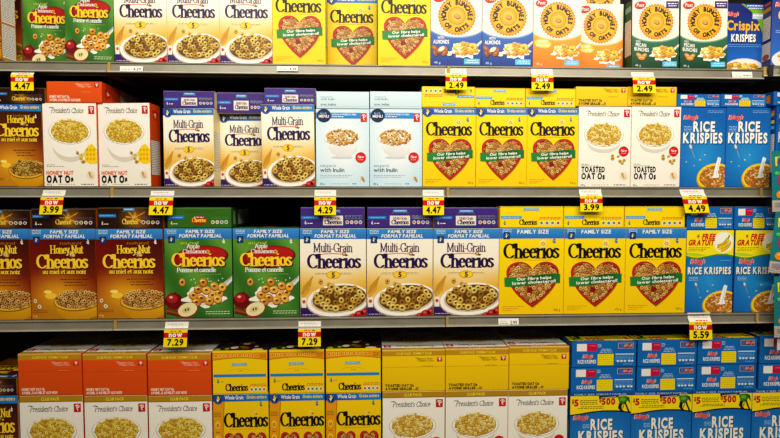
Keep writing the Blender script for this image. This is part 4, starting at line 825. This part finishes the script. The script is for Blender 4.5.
def structure(name, me):
    o = link(name, me, None); o['kind'] = 'structure'; return o
XL, XR = SX[0] - .3, SX[4] + .3
structure('wall_back', boxes_mesh('wall_back', [(XL, XR, BACKY, BACKY + .03, 0, 2.75)], M_BACK))
structure('floor', boxes_mesh('floor', [(XL - 1, XR + 1, -3.2, BACKY + .03, -.05, 0)], M_FLOOR))
structure('baseboard_front', boxes_mesh('baseboard_front', [(XL, XR, .02, .05, 0, ZS[4] - .05)], M_DECK))

# ------------------------------------------------------------------ cereal boxes
LIE_UP = Matrix(((-1, 0, 0), (0, 0, -1), (0, -1, 0))); LIE_DOWN = Matrix(((1, 0, 0), (0, 0, -1), (0, 1, 0)))
KINDS = {'yellow': 'yellow heart boxes', 'yellow_family': 'yellow family-size heart boxes', 'yellow_twin': 'yellow twin-pack boxes', 'multi': 'cream grain-ring boxes', 'multi_family': 'cream family-size grain-ring boxes',
 'apple': 'green apple boxes', 'apple_family': 'green family-size apple boxes', 'honey': 'brown honey boxes', 'honey_family': 'dark red family-size honey boxes', 'store_honey': 'white honeycomb boxes', 'store_honey_club': 'white and orange club-size boxes',
 'store_toasted': 'white toasted oat-ring boxes', 'store_toasted_club': 'white and yellow club-size boxes', 'inulin': 'pale blue boxes', 'rice': 'blue rice boxes', 'rice_promo': 'blue rice boxes with banana offer', 'rice_large': 'blue rice boxes with cash offer',
 'sun_almond': 'blue sun-emblem boxes', 'sun_honey': 'orange sun-emblem boxes', 'sun_pecan': 'green sun-emblem boxes', 'crispix': 'dark blue boxes', 'crispix_edge': 'dark blue boxes'}
def put(kind, xl, xr, row, label, group, depth=0.0, yt=None, turn=0.0, lean=0.0, lie=None, yb=None, z0=None, hide_left=0):
    """xl..xr front edge columns, yt top row; lie: None standing, 'up' picture up, 'down' picture down"""
    p = PR[kind]; ym = yb if yb is not None else {1: 64, 2: 186, 3: 316, 4: 410}[row]
    a, b = unproj(xl, ym, depth), unproj(xr, ym, depth); xm = (a.x + b.x) / 2; w = (b.x - a.x) / math.cos(turn)
    sx = w / (p.W * PX)
    base = ZS[row] + .0008 if z0 is None else z0
    hz = (unproj((xl + xr) / 2, yt, depth).z - base) if yt is not None else None
    o = bpy.data.objects.new('cereal_box', None); COL.objects.link(o); tag(o, label, 'cereal box', KINDS[kind] + (' lying' if lie else '') + ' on the ' + ROWN[row] + ' shelf')
    if lie is None:
        sz = hz / (p.H * PX) if hz else sx; sy = sx; dp = p.D * PX * sy
        Mx = Matrix.Diagonal((sx, sy, sz, 1)); out_top = base + p.H * PX * sz
        if lean: Mx = Matrix.Translation((0, -dp / 2 * 0, 0)) @ Matrix.Rotation(lean, 4, 'Y') @ Mx
    else:
        sh = hz / (p.D * PX) if hz else sx; ln = p.H * PX; dp = ln
        rot = (LIE_UP if lie == 'up' else LIE_DOWN).to_4x4()
        Mx = Matrix.Translation((0, ln / 2, p.D * PX * sh / 2)) @ rot @ Matrix.Diagonal((sx, sh, 1, 1)); out_top = base + p.D * PX * sh
    off = Matrix.Rotation(turn, 3, 'Z') @ Vector((0, dp / 2, 0))
    o.location = (xm + off.x, depth + off.y + .0006, base); o.rotation_euler.z = turn
    holder = {}
    for name, me, mt, *under in sorted(p.meshes, key=lambda q: len(q) > 3 and q[0] != q[3]):   # panels first, their lettering and pictures under them
        if not me.materials: me.materials.append(mt)
        c = bpy.data.objects.new(name, me); COL.objects.link(c)
        if under and name != under[0]: c.parent = holder[under[0]]
        else: c.parent = o; c.matrix_local = Mx; holder[name] = c
    return out_top
THREE = ('left', 'middle', 'right'); TWO = ('left', 'right')
# ---- top shelf
g = 'boxes on the top shelf'
put('honey', -46, 5.5, 1, 'golden brown cereal box turned to show its side panel, far left of top shelf', g, .0, turn=-.2, yb=64)
put('honey', -30, 22.6, 1, 'golden brown cereal box behind the turned one, far left of top shelf', g, .085)
put('apple', 23.5, 71, 1, 'left green apple cereal box set further back on the top shelf', g, .075, lean=.012)
put('apple', 65.5, 114, 1, 'right green apple cereal box standing forward on the top shelf', g, 0, lean=.01)
for i, (a, b) in enumerate(((115, 167.3), (167.5, 219.8), (220, 272.5))):
    put('multi', a, b, 1, f'{THREE[i]} cream grain-ring cereal box with purple lettering on the top shelf', g, 0)
for i, (a, b, d) in enumerate(((272.8, 325.6, 0), (327.4, 377, .1), (378, 430.3, .0))):
    put('yellow', a, b, 1, f'{THREE[i]} yellow heart cereal box on the top shelf' + (', pushed back' if i == 1 else ''), g, d)
for i, (a, b) in enumerate(((430.6, 481.6), (482, 532.5))):
    put('sun_almond', a, b, 1, f'{TWO[i]} blue and white sun-emblem cereal box with almonds on the top shelf', g, 0)
put('sun_honey', 532.9, 580.6, 1, 'orange sun-emblem cereal box standing forward beside the blue ones, top shelf', g, 0)
t1 = put('sun_honey', 576.5, 622.5, 1, 'orange sun-emblem cereal box pushed back beside the green ones, top shelf', g, .055)
t1 = put('sun_honey', 577.5, 620, 1, 'orange sun-emblem cereal box lying behind the pushed-back orange one, top shelf', g, .13, lie='up', yt=35)
put('sun_honey', 577.5, 619, 1, 'orange sun-emblem cereal box raised behind the pushed-back orange one, top shelf', g, .14, z0=t1 + .0016)
for i, (a, b) in enumerate(((632, 678.6), (680.2, 727))):
    put('sun_pecan', a, b, 1, f'{TWO[i]} green and white sun-emblem cereal box with pecans on the top shelf', g, 0, turn=0, lean=-.012)
put('crispix', 722, 763.5, 1, 'dark blue cereal box with orange title beside the green ones, top shelf', g, .035, yt=3.5)
put('crispix_edge', 773, 812, 1, 'dark blue cereal box cut by the right picture edge, top shelf', g, -.03, turn=-.16, yt=-8, z0=ZS[1] + .0108)

# ---- second shelf
def pair(kind, cols, row, yt, labs, gname, lie_rows=None, lab_l=None, lie='up', depth=0, ldepth=0.0, turn=0, lturn=0):
    for i, (a, b) in enumerate(cols):
        put(kind, a, b, row, labs[i], gname, depth, yt=yt)
g = 'boxes on the second shelf'
up = put('honey', -9, 43.4, 2, 'brown honey cereal box with yellow lettering, standing, far left of second shelf', g, 0, yt=104)
put('honey', -7, 45, 2, 'brown honey cereal box lying flat, far left of second shelf', g, .0, lie='up', z0=up + .0016, yt=87.5, yb=104)
for i, (a, b, t) in enumerate(((44.4, 98, .0), (98.4, 152, -.09))):
    up = put('store_honey', a, b, 2, f'{TWO[i]} white oat-ring cereal box with honeycomb standing on the second shelf', g, 0, yt=103, turn=t)
    if i == 0: put('store_honey', 47, 102, 2, 'orange-ended cereal box lying on the white oat-ring boxes, second shelf', g, .0, lie='up', z0=up + .0016, yt=81.5, yb=103)
MGL = 'cream grain-ring cereal box'
for i, (a, b, d, yt, t, ln, la, lb, ly) in enumerate(((163.6, 215, 0, 108.3, -.07, 0, 163.6, 214.5, 91), (220, 270, .055, 114.5, -.03, 0, 217, 265, 92.5), (262.5, 315, -.012, 104.5, 0, -.01, 264.5, 315.5, 88))):
    up = put('multi', a, b, 2, f'{THREE[i]} {MGL} standing on the second shelf' + (', pushed back' if i == 1 else ''), g, d, yt=yt, turn=t, lean=ln)
    put('multi', la, lb, 2, f'{THREE[i]} purple-ended cereal box lying flat on the second shelf boxes', g, (0, .03, 0)[i], lie='up', z0=up + .0016, yt=ly, yb=108)
for i, (a, b) in enumerate(((316.2, 369.4), (369.8, 422))):
    up = put('inulin', a, b, 2, f'{TWO[i]} pale blue cereal box with white bowl standing on the second shelf', g, 0, yt=109)
    put('inulin', a + .2, b - .2, 2, f'{TWO[i]} pale blue cereal box lying flat on the second shelf boxes', g, .0, lie='up', z0=up + .0016, yt=91.5, yb=109)
for i, (a, b, la, lb, ly, lo) in enumerate(((422.6, 475.4, 422, 474.8, 86.5, 'down'), (475.8, 526.4, 475.2, 525, 88, 'up'), (526.6, 577.6, 525.6, 575.4, 88.5, 'up'))):
    up = put('yellow', a, b, 2, f'{THREE[i]} yellow heart cereal box standing on the second shelf', g, 0, yt=107.8)
    put('yellow', la, lb, 2, f'{THREE[i]} yellow cereal box lying flat on the second shelf heart boxes', g, .0, lie=lo, z0=up + .0016, yt=ly, yb=108)
for i, (a, b, la, lb) in enumerate(((577.9, 630, 575.8, 627.6), (630.4, 679.4, 628, 676.4))):
    up = put('store_toasted', a, b, 2, f'{TWO[i]} white toasted cereal box with red spot standing on the second shelf', g, 0, yt=106.6)
    put('store_toasted', la, lb, 2, f'{TWO[i]} yellow-ended cereal box lying on the white toasted boxes, second shelf', g, .0, lie='up', z0=up + .0016, yt=86.8, yb=106.6)
for i, (a, b, la, lb) in enumerate(((679.8, 724.2, 677, 720.5), (724.6, 769, 721, 766))):
    up = put('rice', a, b, 2, f'{TWO[i]} blue rice cereal box standing on the second shelf', g, 0, yt=107.5)
    put('rice', la, lb, 2, f'{TWO[i]} blue rice cereal box lying flat on the second shelf', g, .0, lie='up', z0=up + .0016, yt=94, yb=107)
up = put('rice', 774.5, 818, 2, 'blue rice cereal box standing at the right picture edge, second shelf', g, -.02, yt=106)
put('rice', 773.5, 818, 2, 'blue rice cereal box lying at the right picture edge, second shelf', g, -.02, lie='up', z0=up + .0016, yt=91.5, yb=106)

# ---- third shelf
g = 'boxes on the third shelf'
for i, (a, b, la, lb, ly) in enumerate(((-34.5, 31.2, -33, 30.4, 210), (31.6, 97, 32, 96, 208.6), (97.5, 164, 98.4, 163, 207.5))):
    up = put('honey_family', a, b, 3, f'{THREE[i]} dark red family-size honey cereal box standing on the third shelf', g, 0, yt=228.6)
    put('honey_family', la, lb, 3, f'{THREE[i]} dark brown cereal box lying on the honey boxes of the third shelf', g, .0, lie='up', z0=up + .0016, yt=ly, yb=228)
for i, (a, b) in enumerate(((165.6, 232.8), (233.8, 299.6))):
    up = put('apple_family', a, b, 3, f'{TWO[i]} green family-size apple cereal box standing on the third shelf', g, 0, yt=228.2)
    if i == 0: put('apple_family', 167.6, 231.4, 3, 'green cereal box lying on the left apple box, third shelf', g, .0, lie='up', z0=up + .0016, yt=207.6, yb=228)
for i, (a, b, la, lb, ly) in enumerate(((300.4, 366.2, 300.8, 364.6, 207.4), (366.8, 432.6, 367.4, 431.6, 207.4), (433.2, 498.4, 433.4, 497.6, 207.6))):
    up = put('multi_family', a, b, 3, f'{THREE[i]} cream family-size grain-ring cereal box standing on the third shelf', g, 0, yt=228.4)
    put('multi_family', la, lb, 3, f'{THREE[i]} purple cereal box lying on the grain-ring boxes of the third shelf', g, .0, lie='up', z0=up + .0016, yt=ly, yb=228)
for i, (a, b, la, lb) in enumerate(((498.8, 563, 500, 563), (563.4, 624, 563.8, 623.8), (624.4, 684.4, 624.8, 684.6))):
    up = put('yellow_family', a, b, 3, f'{THREE[i]} yellow family-size heart cereal box standing on the third shelf', g, 0, yt=227.8)
    put('yellow_family', la, lb, 3, f'{THREE[i]} yellow cereal box lying on the third shelf heart boxes', g, .0, lie='up', z0=up + .0016, yt=206.4, yb=227)
for i, (a, b, la, lb) in enumerate(((684.8, 731.4, 686.6, 733), (733.2, 780, 734, 780.6))):
    up = put('rice_promo', a, b, 3, f'{TWO[i]} blue rice cereal box with yellow banana offer standing on the third shelf', g, 0, yt=230)
    put('rice_promo', la, lb, 3, f'{TWO[i]} blue rice cereal box lying on the banana offer boxes, third shelf', g, .0, lie='up', z0=up + .0016, yt=206.8, yb=229)

# ---- bottom shelf
g = 'boxes on the bottom shelf'
up = put('honey', -36, 17.4, 4, 'brown honey cereal box standing at the left end of the bottom shelf', g, 0, yt=395.5)
put('honey', -36, 16.6, 4, 'brown honey cereal box lying at the left end of the bottom shelf', g, .0, lie='up', z0=up + .0016, yt=378, yb=395)
for i, (a, b, la, lb) in enumerate(((19.6, 83, 18.9, 82.4), (84.4, 147.4, 83.4, 147), (148.6, 212, 148.2, 211.6))):
    up = put('store_honey_club', a, b, 4, f'{THREE[i]} white club-size oat-ring cereal box standing on the bottom shelf', g, 0, yt=395.6)
    put('store_honey_club', la, lb, 4, f'{THREE[i]} orange club-size cereal box lying on the bottom shelf boxes', g, .0, lie='up', z0=up + .0016, yt=353.6, yb=394)
for i, (a, b, la, lb, ly) in enumerate(((213.2, 268.6, 213, 267.6, 350.4), (269.6, 324.6, 269.6, 324.4, 349.4), (326, 381, 326, 380.8, 348.4))):
    up = put('yellow_twin', a, b, 4, f'{THREE[i]} yellow twin-pack cereal box with blue header standing on the bottom shelf', g, 0, yt=394 - .6 * i)
    put('yellow_twin', la, lb, 4, f'{THREE[i]} yellow twin-pack cereal box lying on the bottom shelf boxes', g, .0, lie='down', z0=up + .0016, yt=ly, yb=393)
for i, (a, b, la, lb, ly) in enumerate(((382.6, 444.8, 382.2, 445, 349.8), (445.6, 507.8, 445.6, 508.4, 348.6), (508.2, 567.4, 509, 568.6, 346.6))):
    up = put('store_toasted_club', a, b, 4, f'{THREE[i]} white club-size toasted cereal box standing on the bottom shelf', g, 0, yt=391.6 - i * .8)
    put('store_toasted_club', la, lb, 4, f'{THREE[i]} yellow club-size cereal box lying on the white toasted boxes, bottom shelf', g, .0, lie='up', z0=up + .0016, yt=ly, yb=391)
FOUR = ('first', 'second', 'third', 'fourth')
for i, (a, b, la, lb, y1, y2, y3, d) in enumerate(((570.2, 631, 571.6, 636, 341.4, 366.8, 393, .0), (631.2, 691.6, 637.4, 696.4, 340.4, 366, 392, 0), (692.2, 751.4, 697.4, 756.6, 338.6, 364, 390.6, 0), (752, 812, 759, 818, 336, 363, 389.6, -.015))):
    up = put('rice_large', a, b, 4, f'{FOUR[i]} blue rice cereal box from left with cash offer, standing on bottom shelf', g, 0, yt=y3)
    up = put('rice_large', la - 1, lb - 1, 4, f'{FOUR[i]} blue rice cereal box from left, lower layer lying on bottom shelf', g, .002, lie='up', z0=up + .0016, yt=y2 + .3, yb=392)
    put('rice_large', la, lb, 4, f'{FOUR[i]} blue rice cereal box from left, upper layer lying on bottom shelf', g, .0, lie='up', z0=up + .0016, yt=y1, yb=366, turn=.0)

# ------------------------------------------------------------------ price tags
def price_tag(x0, x1, y0, y1, price, label, skew=0.0, flag=False, rot=0.0):
    a, b = unproj(x0, y0, -.022), unproj(x1, y1, -.022); w, h = b.x - a.x, a.z - b.z
    W, H = 23.0, 25.0; art = Art(W, H); C = 'card'
    [art.rect(C, 0, q0, W, q1, (246, 240, 230), 1) for q0, q1 in ((0, 5), (5, 8))]; art.fine(C, 3, 18, 2.6, (190, 184, 174), .7, 2); art.fine(C, 6, 19, 4.4, (204, 198, 188), .6, 2, 4)
    art.fine(C, 7, 19, 6.6, (226, 90, 60), .9, 2, 6); art.rect(C, 0, 8, W, 25, (255, 230, 10), 1); art.fine(C, 6, 12, 8.9, (226, 90, 40), .9, 2, 2); art.fine(C, 14, 17, 8.9, (90, 80, 20), .9, 2, 2)
    S = 'sale_band'; art.rect(S, 0, 10.8, W, 15.8, (212, 24, 24), 2); art.sans(S, 'now', 4.8, 18.2, 10.2, 14.9, WHITE, 3, .05)
    art.sans('price_lettering', price, 3.6, 19.6, 17.2, 23.2, (16, 14, 10), 3, .035)
    o = bpy.data.objects.new('price_tag', None); COL.objects.link(o); o.location = ((a.x + b.x) / 2, -.0215, b.z); tag(o, label, 'price tag', 'yellow sale price tags')
    o.rotation_euler = (0, rot, 0)
    def pl(x, y, z):
        v = y / H; yy = .0128 - v / .2 * .0024 if v < .2 else (.0104 - (v - .2) / .12 * .008 if v < .32 else .0024 - .004 * (v - .32))
        return (-w / 2 + w * x / W + skew * w * (.5 - v), yy - z * .6, h * (1 - v))
    for p, polys in art.parts.items(): link(p, mesh_from(p, polys, pl), M_TAG, o)
    bk = [([(0, q0, (236, 230, 220)), (0, q1, (236, 230, 220)), (W, q1, (236, 230, 220)), (W, q0, (236, 230, 220))], .4) for q0, q1 in ((0, 5), (5, 8), (8, H))]
    link('card_back', mesh_from('card_back', bk, pl), M_TAG, o)
    if flag:
        link('red_edge', mesh_from('red_edge', [([(10, 24.6, (190, 20, 20)), (22, 24.6, (190, 20, 20)), (22, 25.8, (190, 20, 20)), (10, 25.8, (190, 20, 20))], 1)], pl), M_TAG, o)
for x0, x1, y0, y1, pr, lab, sk in (
    (10, 33.4, 66.6, 90.6, '4.47', 'yellow 4.47 price tag at far left of the top rail', -.04),
    (445.8, 466.8, 67, 89.6, '2.49', 'yellow 2.49 price tag below the blue almond boxes, top rail', 0),
    (532, 553.4, 67.4, 90.6, '2.49', 'yellow 2.49 price tag below the orange box, top rail', 0),
    (633.4, 655.4, 70, 93, '2.49', 'yellow 2.49 price tag below the green boxes, top rail', -.06),
    (39.6, 63.2, 189, 214.4, '3.99', 'yellow 3.99 price tag below the honey-nut boxes, left of second rail', .12),
    (148.8, 173, 189.4, 215, '4.47', 'yellow 4.47 price tag on the second rail above the dark red boxes', .06),
    (314.2, 336, 189, 215, '4.29', 'yellow 4.29 price tag on the second rail', 0),
    (423, 444, 189, 215, '4.47', 'yellow 4.47 price tag on the second rail below the yellow heart boxes', 0),
    (580.6, 602.4, 188.4, 211.6, '3.99', 'yellow 3.99 price tag below the toasted boxes, second rail', -.02),
    (683.6, 707.4, 188.6, 213, '4.49', 'yellow 4.49 price tag hanging skewed below the rice boxes, second rail', -.2),
    (163.4, 187.4, 322, 347, '7.29', 'left yellow 7.29 price tag below the green apple boxes, third rail', .06),
    (298, 320.8, 321, 346.4, '7.29', 'right yellow 7.29 price tag below the grain-ring boxes, third rail', 0),
    (690, 712, 313.6, 339.6, '5.59', 'yellow 5.59 price tag on the third rail', -.04)):
    price_tag(x0, x1, y0, y1, pr, lab, sk, pr == '4.49')
def shelf_label(x0, x1, y0, y1, price, label, dots=False):
    a, b = unproj(x0, y0, -.014), unproj(x1, y1, -.014); w, h = b.x - a.x, a.z - b.z; art = Art(22, 5)
    art.rect('card', 0, 0, 22, 5, (246, 242, 232), 1); art.fine('card', 1.4, 10, 3, (176, 170, 160), .6, 2); art.fine('card', 2, 9, 1.6, (206, 200, 190), .5, 2, 3)
    if price: art.sans('price_lettering', price, 13, 20, 1.6, 4, (60, 54, 48), 2, .01)
    else: art.fine('price_lettering', 12, 20, 2.4, (200, 130, 110), .8, 2, 5)
    o = bpy.data.objects.new('shelf_label', None); COL.objects.link(o); o.location = ((a.x + b.x) / 2, -.0125, b.z); tag(o, label, 'shelf label', 'white shelf labels')
    for p, polys in art.parts.items(): link(p, mesh_from(p, polys, lambda x, y, z: (-w / 2 + w * x / 22, -.004 * (y / 5) - z, h * (1 - y / 5))), M_TAG, o)
shelf_label(120, 143, 66, 71.6, '4.29', 'small white shelf label below the left grain-ring box, top rail')
shelf_label(277, 298, 66, 71.4, '4.29', 'small white shelf label below the left yellow heart box, top rail')
shelf_label(732, 752, 71.6, 78.6, '', 'small white shelf label at the right end of the top rail')
shelf_label(498.4, 518.6, 318.6, 325.6, '5.99', 'small white shelf label below the yellow family boxes, third rail')

# ------------------------------------------------------------------ hanging sweet bags at the right edge
def bag_mesh(w, h):
    n, mm = 12, 16; vs = []; fs = []; cs = []
    def shape(i, j, sg):
        u, v = i / n, j / mm; e = min(1, v / .12) * min(1, (1 - v) / .12); t = .016 * math.sin(math.pi * u) ** .6 * math.sin(math.pi * min(1, max(0, (v - .06) / .88))) ** .5 if .06 < v < .94 else .0004
        return ((u - .5) * w, sg * t - (.0008 * (j % 2) if (v < .06 or v > .94) else 0), h * v)
    for sg in (-1, 1):
        b = len(vs)
        for j in range(mm + 1):
            for i in range(n + 1): vs.append(shape(i, j, sg))
        for j in range(mm):
            for i in range(n):
                q = (b + j * (n + 1) + i, b + j * (n + 1) + i + 1, b + (j + 1) * (n + 1) + i + 1, b + (j + 1) * (n + 1) + i)
                fs.append(q if sg < 0 else q[::-1])
    me = bpy.data.meshes.new('film_bag'); me.from_pydata(vs, [], fs)
    for f in me.polygons: f.use_smooth = True
    return me, shape
strip = bpy.data.objects.new('hanging_strip', None); COL.objects.link(strip)
sp = unproj(788, 120, -.05); strip.location = (sp.x, -.05, unproj(788, 350, -.05).z)
tag(strip, 'clear plastic strip hanging from the top rail at the right edge, holding sweet bags', 'hanging strip')
top_z = ZS[1] + .002 - strip.location.z
link('strip_band', boxes_mesh('strip_band', [(-.012, .012, -.0006, .0006, 0, top_z)], M_STRIP, 0), None, strip)
link('strip_hook', boxes_mesh('strip_hook', [(-.012, .012, -.0006, .062, top_z - .002, top_z), (-.014, .014, -.003, .001, top_z - .03, top_z - .002)], M_BLACK, 0), None, strip)
for i, (yt, yb, xl, lab) in enumerate(((150, 211, 774, 'upper'), (213, 274, 770, 'middle'), (276, 337, 776, 'lower'))):
    a, b = unproj(xl, yt, -.07), unproj(xl, yb, -.07); w = .135; h = a.z - b.z
    me, shape = bag_mesh(w, h)
    colour_mesh(me, lambda f: (36, 128, 132) if f.center.z > h * .2 else (196, 186, 176))
    o = bpy.data.objects.new('sweet_bag', None); COL.objects.link(o); o.location = (a.x + w / 2 + .004, -.0665, b.z); o.rotation_euler.y = (-.05, .09, -.04)[i]
    tag(o, f'{lab} teal sweet bag with pink print hanging at the right picture edge', 'sweet bag', 'sweet bags on the hanging strip')
    link('film_bag', me, M_FILM, o)
    art = Art(40, 60); P = 'bag_print'
    art.sans(P, 'TREATS', 5, 36, 5, 11, (90, 40, 130), 2, .05) if False else None
    art.poly(P, [(3, 6), (37, 5), (37, 14), (3, 15)], (250, 220, 40), 1); art.rect(P, 6, 8, 12, 13, (120, 50, 150), 2); art.rect(P, 15, 7.6, 21, 12.6, (120, 50, 150), 2); art.rect(P, 24, 7.4, 30, 12, (120, 50, 150), 2)
    art.ell(P, 16, 29, 11.5, 12, (206, 34, 112), 2, 24); art.ell(P, 13, 25, 4, 3.4, (244, 110, 176), 2.4, 14)
    for x, y, r, c in ((8, 43, 5, (250, 150, 30)), (18, 44, 5.4, (60, 170, 60)), (28, 42, 5.6, (226, 50, 40)), (33, 28, 4.6, (250, 210, 40)), (4, 22, 2.4, (60, 190, 90))): art.ell(P, x, y, r, r * .8, c, 2.6 + r * .01, 14); art.ell(P, x - r * .3, y - r * .3, r * .3, r * .2, mix(c, WHITE, .5), 3, 8)
    art.rect(P, .5, 49.5, 39.5, 58, (200, 190, 180), 1.5)
    for j in range(4): art.fine(P, 2, 37, 51 + 1.7 * j, (176, 150, 160), .8, 2, j)
    def pl(x, y, z, w=w, h=h):
        u, v = x / 40, 1 - y / 60; t = .016 * math.sin(math.pi * u) ** .6 * math.sin(math.pi * min(1, max(0, (v - .06) / .88))) ** .5 if .06 < v < .94 else .0004
        return ((u - .5) * w, -t - .0012 - z * .6, h * v)
    # the print follows the curved film: cut it into narrow bands first
    link('bag_print', mesh_from('bag_print', [q for q in art.parts[P]], pl), M_FILM, o)

# ------------------------------------------------------------------ light
w = bpy.data.worlds.new('store_air'); sc.world = w; w.use_nodes = True
w.node_tree.nodes['Background'].inputs[0].default_value = (1.0, .9, .74, 1); w.node_tree.nodes['Background'].inputs[1].default_value = .08
def tube(name, loc, rot, sx, sy, e, c=(1, .935, .815)):
    l = bpy.data.lights.new(name, 'AREA'); l.shape = 'RECTANGLE'; l.size = sx; l.size_y = sy; l.energy = e; l.color = c
    o = bpy.data.objects.new(name, l); COL.objects.link(o); o.location = loc; o.rotation_euler = rot
tube('ceiling_tubes', (.35, -1.5, 3.3), (math.radians(38), 0, 0), 3.8, .35, 52)
tube('aisle_tubes', (.4, -2.6, 3.1), (math.radians(58), 0, 0), 4, .4, 58)
vs = sc.view_settings; vs.view_transform = 'Standard'; vs.look = 'Medium High Contrast'; vs.exposure = -0.22; vs.gamma = 1.0
